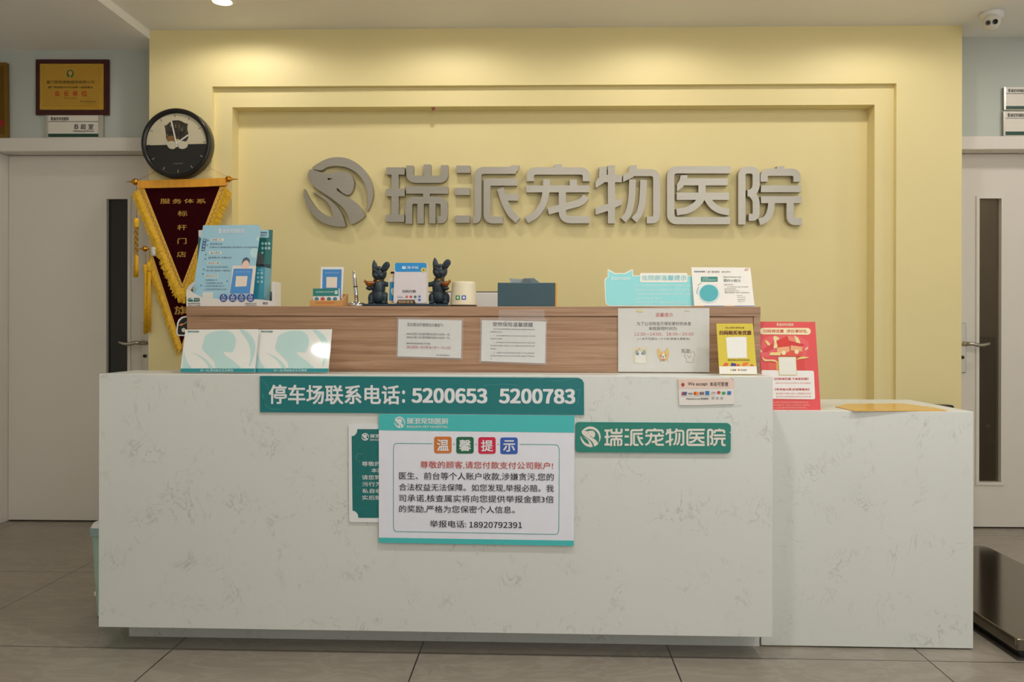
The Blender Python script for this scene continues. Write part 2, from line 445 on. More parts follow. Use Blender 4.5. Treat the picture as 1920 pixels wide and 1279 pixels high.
BRAND = [
    ('瑞', [rect(707, 168, 840, 220), rect(745, 215, 797, 512), rect(707, 322, 840, 376), rect(706, 508, 838, 560),
           stroke([(877, 155), (877, 254), (1127, 254), (1127, 152)], 52, 42), rect(976, 147, 1028, 235),
           rect(850, 305, 1152, 358), rect(972, 352, 1022, 392),
           stroke([(870, 574), (870, 405), (1124, 405), (1124, 545), (1078, 545)], 50, 40), rect(931, 425, 978, 572), rect(1016, 425, 1063, 572)]),
    ('派', [rect(1212, 155, 1313, 207), rect(1202, 315, 1308, 367), rect(1205, 515, 1308, 567),
           stroke([(1640, 190), (1368, 190), (1368, 545), (1330, 545)], 50, 45), [(1590, 165), (1612, 153), (1667, 153), (1655, 190), (1630, 215), (1590, 215)],
           stroke([(1650, 275), (1408, 275)], 50), stroke([(1433, 260), (1433, 547), (1547, 547)], 50, 42),
           stroke([(1528, 320), (1560, 420), (1600, 500), (1655, 550)], 50, 40), rect(1560, 358, 1655, 408)]),
    ('宠', [stroke([(1745, 268), (1745, 194), (K(305), 194), (K(305), 268)], 52, 45), rect(K(78), 145, K(130), 175),
           rect(1715, 298, K(327), 348), stroke([(1862, 255), (1860, 330), (1845, 420), (1790, 510), (1716, 548)], 50, 40), rect(K(185), 258, K(237), 300),
           stroke([(K(132), 340), (K(132), 545), (K(328), 545)], 52, 60),
           stroke([(K(30), 484), (K(150), 452), (K(270), 420), (K(305), 378)], 50, 40)]),
    ('物', [[(K(398), 165), (K(452), 165), (K(450), 262), (K(425), 285), (K(372), 318), (K(372), 272), (K(396), 240)], rect(K(430), 222, K(560), 275), rect(K(460), 153, K(511), 572),
           [(K(370), 460), (K(450), 435), (K(560), 386), (K(560), 436), (K(460), 482), (K(373), 510)],
           [(K(622), 153), (K(670), 153), (K(662), 205), (K(640), 240), (K(570), 274), (K(570), 225), (K(606), 205)],
           stroke([(K(630), 206), (K(811), 206), (K(811), 547), (K(740), 547)], 50, 45),
           stroke([(K(638), 255), (K(632), 400), (K(612), 500), (K(570), 548)], 48, 50), stroke([(K(718), 258), (K(712), 400), (K(692), 500), (K(648), 548)], 48, 50)]),
    ('医', [stroke([(K(1341), 186), (K(912), 186), (K(912), 552), (K(1341), 552)], 52, 48),
           [(K(985), 225), (K(1035), 225), (K(1025), 270), (K(1000), 310), (K(957), 343), (K(957), 290), (K(975), 262)], rect(K(1010), 248, K(1323), 298), rect(K(955), 350, K(1333), 403), rect(K(1112), 290, K(1164), 356),
           stroke([(K(1140), 380), (K(1110), 430), (K(1040), 478), (K(955), 490)], 50, 40), stroke([(K(1175), 390), (K(1210), 445), (K(1270), 482), (K(1334), 490)], 48, 40)]),
    ('院', [stroke([(K(1425), 580), (K(1425), 187), (K(1528), 187), (K(1528), 325), (K(1488), 355)], 52, 42),
           stroke([(K(1488), 352), (K(1528), 395), (K(1528), 528), (K(1474), 528)], 50, 35), rect(K(1465), 330, K(1500), 378),
           stroke([(K(1585), 272), (K(1585), 203), (K(1822), 203), (K(1822), 272)], 52, 42), rect(K(1678), 160, K(1730), 185),
           rect(K(1562), 298, K(1852), 347), rect(K(1562), 376, K(1855), 426),
           stroke([(K(1640), 415), (K(1632), 490), (K(1600), 545), (K(1550), 560)], 48, 40), stroke([(K(1773), 415), (K(1773), 558), (K(1857), 558)], 52, 40)]),
]
class Crop:
    """coordinates read off an enlarged piece of the photograph"""
    def __init__(s, ox, oy, k): s.ox, s.oy, s.k = ox, oy, k
    def p(s, x, y): return (s.ox + x / s.k, s.oy + y / s.k)
    def poly(s, pts): return [s.p(*q) for q in pts]
    def polys(s, L): return [s.poly(q) for q in L]
    def rows(s, L):
        out = []
        for r in L:
            a = s.p(r[1], r[2]); b = s.p(r[3], r[4])
            out.append((r[0], a[0], a[1], b[0], b[1]) + tuple(v / s.k for v in r[5:]))
        return out

# ================================================================== the room
YEL = mat('cream_yellow_paint', (236, 220, 161), 0.6, var=0.012, scale=2.5, bump=0.02, bscale=160)
BLUE = mat('pale_blue_paint', (188, 193, 184), 0.6, var=0.012, scale=2.5, bump=0.02, bscale=160)
CEIL = mat('ceiling_paint', (246, 244, 240), 0.7, var=0.01, scale=2)
WHITE_DOOR = mat('white_door_lacquer', (224, 217, 206), 0.35, var=0.012, scale=1.5)
STONE = stone_mat()
PLAIN = mat('plain_wall_paint', (222, 218, 206), 0.6, var=0.01)
STEEL = mat('satin_steel', (190, 184, 174), 0.28, metal=1.0, var=0.03, scale=30)
XL_ROOM, XR_ROOM, YF = -3.5, 3.7, -3.6

uL = wu(279.5, 300, .23); uR = wu(1803.5, 300, .23)
YL = W(uL, .23, 0)              # left front corner of the feature wall
XS = YL.x + 0.002               # the ceiling steps down left of it
b = MB().box(XL_ROOM, XR_ROOM, YF, 5.6, -0.05, 0.0)
o = struct(b.obj('floor', tile_mat(.4165, .8, 2.535 - 10 * .785, .785)))
struct(MB().box(XS, XR_ROOM, YF, 5.6, ZC, ZC + .12).obj('ceiling', CEIL))
struct(MB().box(XL_ROOM, XS, YF, 5.6, ZC - .044, ZC + .12).obj('ceiling_step', CEIL))
struct(MB().box(XL_ROOM - .1, XL_ROOM, YF, 5.6, 0, ZC).obj('wall_left', PLAIN))
b = MB().box(XR_ROOM, XR_ROOM + .1, 1.2, 5.6, 0, ZC).box(XR_ROOM, XR_ROOM + .1, YF, 1.2, 0, .5).box(XR_ROOM, XR_ROOM + .1, YF, 1.2, 2.3, ZC)
struct(b.obj('wall_right', PLAIN))
b = MB().box(XL_ROOM, 0.4, YF - .1, YF, 0, ZC).box(0.4, XR_ROOM, YF - .1, YF, 2.35, ZC)  # unseen; solid left part shaped to block daylight from the left ceiling
struct(b.obj('wall_front_blocker', PLAIN))
struct(MB().box(XL_ROOM, XR_ROOM, 5.6, 5.7, 0, ZC).obj('wall_far', PLAIN))

# the yellow feature wall with its double stepped niche (local x along it, -y out of it)
def wall_obj(bm, name, m, **kw):
    o = bm.obj(name, m, **kw); o.location = W0; o.rotation_euler = (0, 0, WB); return struct(o)
a0 = wuz(397.5, 161, .23); a1 = wuz(1681, 157.5, .23)
n0 = wuz(435.5, 200.5, .20); n1 = wuz(1640, 197, .20)
zA = (a0[1] + a1[1]) / 2; zN = (n0[1] + n1[1]) / 2
def r4(u0, u1, z0, z1): return [(u0, z0), (u1, z0), (u1, z1), (u0, z1)]
b = MB()
b.prism(r4(uL, uR, 0, ZC), -.23, -.20, [r4(a0[0], a1[0], .12, zA)])
b.prism(r4(uL, uR, 0, ZC), -.20, -.11, [r4(n0[0], n1[0], .15, zN)])
b.box(uL, uR, -.11, .02, 0, ZC)
wall_obj(b, 'wall_back', YEL)

# blue walls over the doors, white door heads, jamb and the two doors
zh1 = wuz(100, 258, .10)[1]; zh0 = wuz(100, 283.5, .10)[1]
zh1r = wuz(1860, 255, .10)[1]; zh0r = wuz(1860, 280, .10)[1]
uJ = wu(15.5, 600, 0)
uwl = -3.55; uwr = 3.75
wall_obj(MB().box(uwl, uL + .01, -.07, .05, zh0 + .02, ZC).box(uwl, uJ - .085, -.07, .05, 0, zh0 + .02), 'wall_back_left', BLUE)
wall_obj(MB().box(uR - .01, uwr, -.07, .05, zh0r + .02, ZC).box(2.96, uwr, -.07, .05, 0, zh0r + .02), 'wall_back_right', BLUE)
wall_obj(MB().box(uJ - .085, uL + .005, -.10, .03, zh0, zh1).box(uJ - .085, uJ, -.10, .03, 0, zh0), 'trim_1', WHITE_DOOR, bevel=.004)
wall_obj(MB().box(uR - .005, 3.04, -.10, .03, zh0r, zh1r).box(2.95, 3.04, -.10, .03, 0, zh0r), 'trim_2', WHITE_DOOR, bevel=.004)
wall_obj(MB().box(uwl, uJ - .085, -.08, -.07, 0, .08), 'baseboard_left', WHITE_DOOR)

UNLITG = mat('unlit_room_glass', (26, 26, 24), 0.12, var=0.05, scale=3)  # opaque pane; the dark of the room behind is put into its colour
FROST = glass_mat('tinted_door_glass', (78, 66, 48), 0.25, 0.42)
def door(name, u0, u1, ztop, gx0, gx1, gy0, gy1, glass, hu, hz, dirn):
    root = bpy.data.objects.new(name, None); COL.objects.link(root)
    root.location = W0; root.rotation_euler = (0, 0, WB); struct(root)
    ga = wuz(gx0, gy0, 0); gb = wuz(gx1, gy1, 0)
    hole = r4(ga[0], gb[0], gb[1], ga[1])
    MB().prism(r4(u0, u1, .008, ztop), 0, .04, [hole]).obj('door_leaf', WHITE_DOOR, root)
    e = .016
    MB().prism(r4(ga[0] - e, gb[0] + e, gb[1] - e, ga[1] + e), -.007, .004, [hole]).obj('glazing_bead', WHITE_DOOR, root, bevel=.003)
    MB().box(ga[0] - .004, gb[0] + .004, .016, .022, gb[1] - .004, ga[1] + .004).obj('glass_pane', glass, root)
    hd = bpy.data.objects.new('door_handle', None); COL.objects.link(hd); hd.parent = root
    h = MB().box(hu - .022, hu + .022, -.012, 0, hz - .15, hz + .11); h.obj('lock_plate', STEEL, hd, bevel=.003)
    h = MB().tube([(hu, -.01, hz), (hu, -.05, hz)], .011)
    h.obj('spindle', STEEL, hd, smooth=True)
    pts = [(hu, -.05, hz), (hu + dirn * .03, -.055, hz + .002), (hu + dirn * .06, -.056, hz - .006), (hu + dirn * .09, -.056, hz - .004), (hu + dirn * .118, -.054, hz + .004)]
    MB().tube(pts, [.011, .011, .010, .009, .007], 12).obj('lever', STEEL, hd, smooth=True)
    MB().lathe([(.002, 0), (.009, 0), (.009, .006), (.002, .006)], 16, Matrix.Translation((hu, -.012, hz - .07)) @ Matrix.Rotation(PI / 2, 4, 'X')).obj('keyhole', mat('dark_metal', (60, 56, 50), .4, 1.0), hd)
    return root
h1 = wuz(271, 643, 0.0)
door('door_1', uJ + .002, uL + .06, zh0 - .003, 201, 239.5, 373.5, 893, UNLITG, h1[0] + .008, h1[1], -1)
h2 = wuz(1806, 645, 0.0)
door('door_2', uR - .08, 2.948, zh0r - .003, 1835.5, 1875.5, 372.5, 904, FROST, h2[0] - .012, h2[1], 1)
# what stands behind the frosted pane of the right door
p = W(2.45, -.9, 0)
struct(MB().box(1.75, 3.3, 5.05, 5.1, 0, ZC).obj('wall_room', mat('beige_paint', (205, 190, 158), .7)))
c = thing('wooden_cabinet', 'dark brown wooden cabinet dimly seen through the glass slot of the right door', 'cabinet', (2.55, 4.78, 0))
BRW = mat('dark_brown_wood', (92, 62, 40), .5, var=.1, scale=6, stretch=(1, 1, 6))
MB().box(-.5, .5, -.2, .2, 0, 1.0).obj('body', BRW, c, bevel=.004)
for sx in (-1, 1):
    d = MB().box(-.24, .24, -.22, -.2, .06, .96).obj('door', BRW, c, bevel=.004); d.location.x = sx * .248
    kn = MB().ball((-sx * .2, -.23, .5), .012).obj('knob', STEEL, d, smooth=True)
light('room_behind_fill', 'AREA', (2.4, 4.7, ZC - .02), 3, WARM, .2)  # unseen light added to brighten the room behind the tinted pane
struct(MB().box(1.72, 1.76, 4.3, 5.6, 0, ZC).obj('wall_partition', PLAIN))

# ---- lamps that give the light
LAMP = mat('lamp_glow', (255, 244, 222), .5, var=0, emit=14.0)
RIM = mat('lamp_rim', (238, 234, 226), .4, var=0)
def downlight(x, y, r, label, grp):
    t = thing('ceiling_downlight', label, 'lamp', (x, y, ZC), 0, grp)
    MB().lathe([(r * .86, -.001), (r * .86, -.006), (r, -.008), (r * 1.12, -.004), (r * 1.14, 0), (r * .86, 0)], 32).obj('rim', RIM, t, smooth=True)
    MB().lathe([(r * .86, -.003), (.001, -.003)], 32).obj('diffuser', LAMP, t)
names = ['leftmost', 'second', 'third', 'rightmost']
for i, (x, y) in enumerate(WASH):
    downlight(x, y, .05, ['round downlight glowing at the top edge above the clock', 'second round downlight from the left in front of the yellow wall', 'third round downlight from the left in front of the yellow wall', 'rightmost round downlight in front of the yellow wall'][i], 'downlights washing the yellow wall')
for (x, y, p_) in ROOM:
    z = ZC - .044 if x < XS else ZC
    t = thing('room_downlight', 'round ceiling downlight over the waiting area before the reception counter', 'lamp', (x, y, z), 0, 'downlights of the waiting area')
    MB().lathe([(.078, -.001), (.078, -.006), (.09, -.008), (.1, -.004), (.102, 0), (.078, 0)], 32).obj('rim', RIM, t, smooth=True)
    MB().lathe([(.078, -.003), (.001, -.003)], 32).obj('diffuser', LAMP, t)

# ================================================================== reception counter
YFR, YPL, YWD = 2.50, 2.63, 2.68
X0, X1 = -1.409, .722
ZL, ZB = .889, .080             # ledge, underside of the hanging front
ZT = 1.1112                     # wood top
XW0, XW1 = -1.205, .732
WOODA, WOODB = (138, 102, 75), (179, 143, 113)
WOOD = wood_mat('oak_laminate', WOODA, WOODB)
cnt = thing('reception_counter', 'long pale veined stone reception counter with a wooden upstand along its back', 'counter', (0, YPL, 0))
def cbox(name, m, x0, x1, y0, y1, z0, z1, bevel=.0015, parent=None):
    return MB().box(x0, x1, y0 - YPL, y1 - YPL, z0, z1).obj(name, m, parent or cnt, bevel=bevel)
cbox('front_panel', STONE, X0, X1, YFR, YFR + .0198, ZB, ZL)
cbox('ledge', STONE, X0, X1, YFR + .02, YWD + .06, ZL - .014, ZL)
cbox('side_panel', STONE, X0, X0 + .02, YFR + .02, YWD + .06, ZB, ZL - .014)
cbox('side_panel', STONE, X1 - .02, X1, YFR + .02, YWD + .06, ZB, ZL - .014)
cbox('underside', mat('pale_board', (190, 186, 172), .6), X0 + .02, X1 - .02, YFR + .02, YPL - .001, ZB, ZB + .016)
cbox('plinth', STONE, -1.378, X1 - .004, YPL, YPL + .34, 0, ZB + .004)
cbox('carcass', mat('pale_board', (190, 186, 172), .6), X0 + .05, X1 - .002, YPL + .15, 2.985, ZB + .005, ZL - .016)
up = bpy.data.objects.new('wood_upstand', None); COL.objects.link(up); up.parent = cnt
cbox('facing', WOOD, XW0, XW1 - .024, YWD, YWD + .018, ZL, ZT - .034, parent=up)
cbox('top_board', WOOD, XW0, XW1, YWD - .003, YWD + .32, ZT - .033, ZT, parent=up)
cbox('end_board', WOOD, XW1 - .023, XW1, YWD - .002, YWD + .3, ZL + .001, ZT - .034, parent=up)
cbox('end_board', WOOD, XW0 + .035, XW0 + .055, YWD + .019, YWD + .3, ZL + .001, ZT - .034, parent=up)
cbox('back_board', WOOD, XW0 + .056, XW1 - .024, YWD + .28, YWD + .3, ZL + .001, ZT - .034, parent=up)

# low wing at the right
XD1 = 1.402; ZD = .771; YDB = 3.08
dk = thing('low_desk', 'low pale stone desk wing joined to the right end of the tall counter', 'desk', (1.06, YPL, 0))
def dbox(name, m, x0, x1, y0, y1, z0, z1, bevel=.0015): return MB().box(x0 - 1.06, x1 - 1.06, y0 - YPL, y1 - YPL, z0, z1).obj(name, m, dk, bevel=bevel)
dbox('front_panel', STONE, X1 + .001, XD1, YPL, YPL + .0198, .004, ZD)
dbox('top', STONE, XW1 + .03, XD1, YPL + .02, YDB, ZD - .014, ZD)
dbox('side_panel', STONE, XD1 - .02, XD1, YPL + .02, YDB, .004, ZD - .014)
dbox('pedestal', mat('pale_board', (190, 186, 172), .6), XD1 - .42, XD1 - .022, YPL + .06, YDB - .02, .004, ZD - .016)
# working desk behind the tall counter
wd = thing('work_desk', 'pale work desk hidden behind the tall counter under the monitor', 'desk', (-.2, 3.3, 0))
MB().box(-.95, .95, -.3, .3, .72, .75).obj('top', mat('pale_board', (190, 186, 172), .6), wd, bevel=.002)
for sx in (-1, 1):
    lg = MB().box(-.02, .02, -.28, .28, 0, .72).obj('leg', mat('pale_board', (190, 186, 172), .6), wd); lg.location.x = sx * .92

# ================================================================== on the feature wall
LETT = mat('brushed_steel_letter', (168, 162, 150), 0.42, metal=1.0, var=0.04, scale=6, stretch=(1, 1, 40), bump=0.05, bscale=4)
C3 = Crop(540, 270, 3.84)
def letter(name, label, polys, cat='sign'):
    px = [C3.p(*q) for (pl, h) in polys for q in pl]
    cx = (min(q[0] for q in px) + max(q[0] for q in px)) / 2; by = max(q[1] for q in px)
    u, z = wuz(cx, by, .150)
    B = Board(name, label, cat, None, origin=W(u, .150, z), yaw=WB, group='brushed steel wall sign pieces')
    root = B.root; mb = MB()
    for k, (pl, h) in enumerate(polys):
        mb.prism(B.P(C3.poly(pl)), 0 + .00002 * k, .0395, [B.P(C3.poly(x)) for x in h])
    ob = mb.obj(name, LETT, None)
    ob.matrix_world = root.matrix_world.copy()
    for key in ('label', 'category', 'group'): ob[key] = root[key]
    bpy.data.objects.remove(root); ob.name = name
    return ob
letter('dog_emblem', 'brushed steel round emblem of a dog head on the yellow niche wall', EMBLEM, 'emblem')
for i, (ch, polys) in enumerate(BRAND):
    letter('steel_character', 'large brushed steel character %s mounted on the yellow niche wall' % ch, [(p_, []) for p_ in polys], 'sign character')
# the tiny red scrap at the head of the niche
u, z = wuz(812, 207, .195)
t = wall_thing('red_scrap', 'tiny dark red heart shaped scrap stuck under the top edge of the niche', 'decoration', u, .195, z)
B = Board('x', '', '', None, origin=W(u, .195, z), yaw=WB, parent=t)
B.sheet('heart', spline([(812.3, 208), (809, 203.5), (809.8, 201), (812.3, 202.2), (815.2, 201), (816, 203.5)], 4), ink(120, 40, 22), .003)

# ---- clock
CK = Crop(255, 195, 8.82)
oc = .285
u, z = wuz(330.5, 268.8, oc)
cl = Board('wall_clock', 'round black wall clock with a kitten looking over a table edge on its dial', 'clock', None, origin=W(u, oc, z), yaw=WB)
BLK = mat('black_plastic', (24, 22, 20), 0.28, var=0.03)
R = 65.2 * 4.005 / F
ry = Matrix.Rotation(PI / 2, 4, 'X')
MB().lathe([(R * .872, .0005), (R * .874, 0), (R * .90, .008), (R * .95, .012), (R * .99, .008), (R, 0), (R * 1.0, -.045), (R * .98, -.052), (R * .87, -.052), (R * .87, -.006)], 64, ry).obj('case', BLK, cl.root, smooth=True)
MB().lathe([(R * .875, -.006), (.0005, -.006)], 64, ry).obj('back_plate', BLK, cl.root)
ri = 56.4
def cpx(deg, r): return (330.5 + r * math.sin(math.radians(deg)), 269 - r * math.cos(math.radians(deg)))
full = [cpx(a * 360 / 64, ri + .4) for a in range(64)]
cl.STEP = -.0045 / 1
fc = MB().flat(cl.P(full), .0045).obj('dial', ink(206, 196, 165), cl.root)
cl.STEP = .0005
def clayer(name, polys, m, y):
    for q in polys: MB().flat(cl.P(q), y).obj(name, m, cl.root)
th = -3.2
low = [cpx(a, ri + .2) for a in [93.3 + th + k * (176.5) / 30 for k in range(31)]]
clayer('dark_half', [low], ink(34, 33, 31), .0040)
clayer('kitten_shoulders', CK.polys([spline([(445, 712), (455, 650), (500, 610), (670, 600), (845, 600), (880, 650), (885, 690)], 4)]), ink(200, 192, 165), .0042)
clayer('kitten_head', CK.polys([spline([(490, 480), (470, 360), (462, 352), (500, 345), (570, 285), (640, 268), (720, 272), (800, 310), (858, 330), (850, 345), (845, 420), (862, 500), (845, 590), (770, 640), (670, 655), (560, 640), (500, 580)], 4)]), mat('kitten_fur_print', (58, 50, 38), .6, var=.75, scale=70, stretch=(1, 1, .5)), .0032)
clayer('kitten_patch', CK.polys([spline([(505, 560), (540, 530), (610, 525), (650, 560), (640, 620), (560, 625), (520, 605)], 4)]), ink(140, 98, 56), .0028)
clayer('kitten_stripe', CK.polys([spline([(640, 345), (655, 340), (662, 385), (648, 400)], 3), spline([(700, 340), (715, 335), (715, 385), (705, 390)], 3), spline([(500, 505), (520, 495), (520, 530), (505, 535)], 3), spline([(555, 330), (580, 320), (590, 370), (560, 380)], 3), spline([(750, 400), (765, 395), (760, 460), (748, 455)], 3)]), ink(120, 104, 78), .0024)
clayer('kitten_eye', CK.polys([circ(600, 470, 24, 18), circ(745, 470, 24, 18)]), ink(20, 18, 16), .0022)
clayer('kitten_nose', CK.polys([spline([(655, 590), (700, 575), (715, 605), (690, 630), (665, 625)], 4)]), ink(196, 178, 140), .0022)
clayer('kitten_paw', CK.polys([spline([(510, 650), (560, 612), (630, 620), (662, 660), (655, 720), (600, 745), (535, 720)], 4), spline([(690, 660), (740, 612), (810, 620), (850, 660), (845, 705), (790, 740), (715, 730)], 4)]), ink(205, 198, 172), .0018)
tk = []
for k in range(12):
    a = k * 30 + th
    if k in (1, 2, 4, 5, 7, 8, 6, 0, 10, 11, 9, 3): tk.append((k, stroke([cpx(a, 49.5), cpx(a, 55)], .9)))
clayer('dark_hour_mark', [q for k, q in tk if k in (9, 10, 11, 0, 1, 2, 3)], ink(30, 28, 25), .0022)
clayer('pale_hour_mark', [q for k, q in tk if k in (4, 5, 6, 7, 8)], ink(205, 198, 175), .0022)
mb = MB()
for k in range(7): mb.flat(cl.P(CK.poly(rect(620 + 22 * k, 978 - k, 620 + 22 * k + 15, 994 - k))), .0022)
mb.obj('small_print', ink(120, 116, 104), cl.root)
HAND = mat('white_clock_hand', (225, 222, 210), .4)
def hand(name, pts, w, y):
    return MB().prism(cl.P(stroke(CK.poly(pts), w)), y, y + .0012).obj(name, HAND, cl.root)
hand('minute_hand', [(680, 712), (585, 285)], 2.6, -.0005)
hand('hour_hand', [(640, 668), (672, 645), (860, 512)], 2.4, .0008)
MB().lathe([(.004, -.002), (.004, .003), (.001, .004)], 16, Matrix.Translation((cl.L(331, 269.3)[0], 0, cl.L(331, 269.3)[1])) @ ry).obj('hub', HAND, cl.root, smooth=True)

# ---- velvet pennants
VELV = mat('maroon_velvet', (50, 3, 8), .9, var=.12, scale=40, spec=.08)
SATIN = mat('orange_satin', (240, 168, 52), .4, var=.10, scale=14, stretch=(3, 1, .6), bump=.1, bscale=20)
TRIM = mat('gold_trim', (240, 186, 78), .6, var=.06, scale=40)
FRNG = mat('golden_yellow_fringe', (246, 190, 40), .55, var=.16, scale=60)
GOLD = mat('polished_gold', (214, 150, 50), .16, metal=1.0, var=.02)
GTXT = mat('gold_thread', (196, 150, 60), .5, var=.05)
BRAID = mat('olive_braid', (176, 132, 44), .7)
P3 = Crop(230, 320, 6.395); P4 = Crop(230, 480, 5.33)
def fringe(B, a, b_, length, drop, n, y, jitter=.22, inward=1):
    """soft threads hanging off the edge a-b"""
    mb = MB(); a = Vector(a); b_ = Vector(b_)
    d = (b_ - a).normalized(); nrm = Vector((-d.y, d.x)) * inward
    for k in range(n):
        t = (k + random.random()) / n; p = a + (b_ - a) * t
        q = p + nrm * length * (1 + random.uniform(-jitter, jitter)) + Vector((random.uniform(-1.2, 1.2), drop + random.uniform(-1, 1)))
        w = random.uniform(.8, 1.5); yy = y + random.uniform(-.004, .002)
        s1 = B.L(p.x - d.x * w, p.y - d.y * w); s2 = B.L(p.x + d.x * w, p.y + d.y * w); e1 = B.L(q.x - d.x * w * .7, q.y - d.y * w * .7); e2 = B.L(q.x + d.x * w * .7, q.y + d.y * w * .7)
        mid = lambda s, e: ((s[0] + e[0]) / 2, (s[1] + e[1]) / 2)
        m1, m2 = mid(s1, e1), mid(s2, e2)
        mb.add([(s1[0], y, s1[1]), (s2[0], y, s2[1]), (m2[0], yy - .003, m2[1]), (m1[0], yy - .003, m1[1]), (e2[0], yy, e2[1]), (e1[0], yy, e1[1])], [(0, 1, 2, 3), (3, 2, 4, 5)])
    return mb
def finial(B, x, y, dirn, k=1.0):
    s = 4.0 / F * k
    p = B.L(x, y)
    prof = [(.5, -8), (2.5, -8), (2.6, -5), (5.2, -3.2), (6.6, 0), (5.4, 3.4), (3.0, 5.2), (2.4, 7), (1.4, 8.5), (1.0, 13), (.3, 19)]
    Mx = Matrix.Translation((p[0], 0, p[1])) @ Matrix.Rotation(PI / 2 * dirn, 4, 'Y')
    return MB().lathe([(r * s, h * s) for r, h in prof], 20, Mx).obj('finial', GOLD, B.root, smooth=True)
def tassel(B, x, y0, y1, y2, y3, w, double=False):
    """cord, knotted head, braided neck and a skirt of threads"""
    s = 4.0 / F
    top = B.L(x, y0); hd = B.L(x, y1); nk = B.L(x, y2); bt = B.L(x - .5, y3)
    T = bpy.data.objects.new('tassel', None); COL.objects.link(T); T.parent = B.root
    MB().tube([(top[0], -.004, top[1]), (hd[0], -.004, hd[1])], .0015, 8).obj('cord', BRAID, T, smooth=True)
    MB().lathe([(.3 * s, hd[1] + 4 * s), (w * .5 * s, hd[1] + 3 * s), (w * .56 * s, hd[1] - 4 * s), (w * .5 * s, hd[1] - 11 * s), (w * .36 * s, hd[1] - 14 * s)], 16, Matrix.Translation((hd[0], -.008, 0))).obj('knot', FRNG, T, smooth=True)
    mb = MB()
    for k in range(2):
        pts = []
        for i in range(25):
            t = i / 24; a = t * 5 * PI + k * PI
            pts.append((hd[0] + math.cos(a) * w * .26 * s, -.008 + math.sin(a) * w * .26 * s, hd[1] - 12 * s + (nk[1] - hd[1] + 12 * s) * t))
        mb.tube(pts, w * .2 * s, 8)
    mb.obj('braid', BRAID, T, smooth=True)
    mb = MB()
    for k in range(46):
        a = random.random() * 2 * PI; rr = w * .42 * s * math.sqrt(random.random())
        x0 = nk[0] + math.cos(a) * rr * .8; yy = -.008 + math.sin(a) * rr * .8
        mb.tube([(x0, yy, nk[1] + 3 * s), (nk[0] + math.cos(a) * rr * 1.1, -.008 + math.sin(a) * rr * 1.1, (nk[1] + bt[1]) / 2), (bt[0] + math.cos(a) * rr * 1.25, -.008 + math.sin(a) * rr * 1.2, bt[1] + random.uniform(-2, 3) * s)], [.0012, .0014, .0009], 5)
    mb.obj('skirt', FRNG, T, smooth=True)

op = .262
u, z = wuz(341, 570, op)
pn = Board('velvet_pennant', 'maroon velvet pennant with gold fringe hanging under the kitten clock', 'pennant', None, origin=W(u, op, z), yaw=WB, group='award pennants on the wall')
TL, TR, TIP = (269.9, 352.5), (413.2, 350.0), (341.6, 533.0)
pn.sheet('cloth', [(258, 346), (424, 344), (344, 548), (339, 548)], VELV, .003)
sat = pn.sheet('satin_sleeve', P3.poly([(188, 124), (400, 118), (700, 108), (1000, 100), (1240, 92), (1245, 182), (1000, 196), (700, 205), (400, 212), (195, 215)]), SATIN, .012, -.012, bevel=.006)
p0, p1 = pn.L(247, 341.5), pn.L(436, 335.5)
MB().tube([(p0[0], .0, p0[1]), (p1[0], .0, p1[1])], .004, 10).obj('rod', GOLD, pn.root, smooth=True)
finial(pn, 254, 341, -1); finial(pn, 428.5, 336, 1)
lb = [(258.5, 353), (271, 353), (342.5, 534), (341.5, 552)]
rb = [(426, 350), (412.5, 350), (341.5, 534), (342.5, 552)]
tr = pn.ink('trim_band', [lb, [q for q in rb]], TRIM, 3)
zig = []
for (a, bb) in (((266, 358), (341, 541)), ((418.5, 355), (343, 541))):
    a = Vector(a); bb = Vector(bb); d = (bb - a).normalized(); nn = Vector((-d.y, d.x)); pts = []
    for k in range(44): pts.append(tuple(a + (bb - a) * (k / 43) + nn * (1.6 if k % 2 else -1.6)))
    zig.append(stroke(pts, 1.3))
mb = MB()
for q in zig:
    n_ = len(q) // 2
    for i in range(n_ - 1):
        mb.flat(pn.P([q[i], q[i + 1], q[-2 - i], q[-1 - i]]), -.0022)
mb.obj('zigzag_stitch', BRAID, pn.root)
f1 = fringe(pn, (260, 356), (341, 549), 13, 5, 260, -.002, inward=1)
f2 = fringe(pn, (423, 352), (342, 549), 13, 5, 260, -.002, inward=-1)
f1.v += [];
o = len(f1.v); f1.v += f2.v; f1.f += [tuple(i + o for i in f) for f in f2.f]
f3 = fringe(pn, (334, 540), (349, 540), 22, 2, 40, -.002, inward=1)
o = len(f1.v); f1.v += f3.v; f1.f += [tuple(i + o for i in f) for f in f3.f]
fr = f1.obj('fringe', FRNG, pn.root); fr['kind'] = 'stuff'
pn.text('lettering', P3.rows([('服', 452, 338, 572, 398), ('务', 598, 338, 710, 398), ('体', 740, 338, 858, 392), ('系', 885, 338, 1000, 395), ('标', 660, 480, 778, 548), ('杆', 656, 648, 770, 714), ('门', 660, 808, 768, 880), ('店', 650, 970, 764, 1038)]), GTXT, 4, .012)
ca = cl.L(300, 300); 
mb = MB(); q0, q1, q2, q3 = pn.L(257, 337), pn.L(294, 318), pn.L(394, 316), pn.L(428, 332)
mb.tube([(q0[0], .012, q0[1]), (q1[0], .012, q1[1])], .0011, 6); mb.tube([(q3[0], .012, q3[1]), (q2[0], .012, q2[1]), pn.L(386, 305)[:1] + (.012,) + pn.L(386, 305)[1:]], .0011, 6)
mb.tube([(pn.L(330, 333)[0], .014, pn.L(330, 333)[1]), (q2[0], .014, q2[1])], .0009, 6)
mb.obj('hanging_cord', mat('pale_orange_cord', (206, 160, 90), .6), pn.root, smooth=True)
tassel(pn, 257, 350, 413, 479, 520, 9.5)

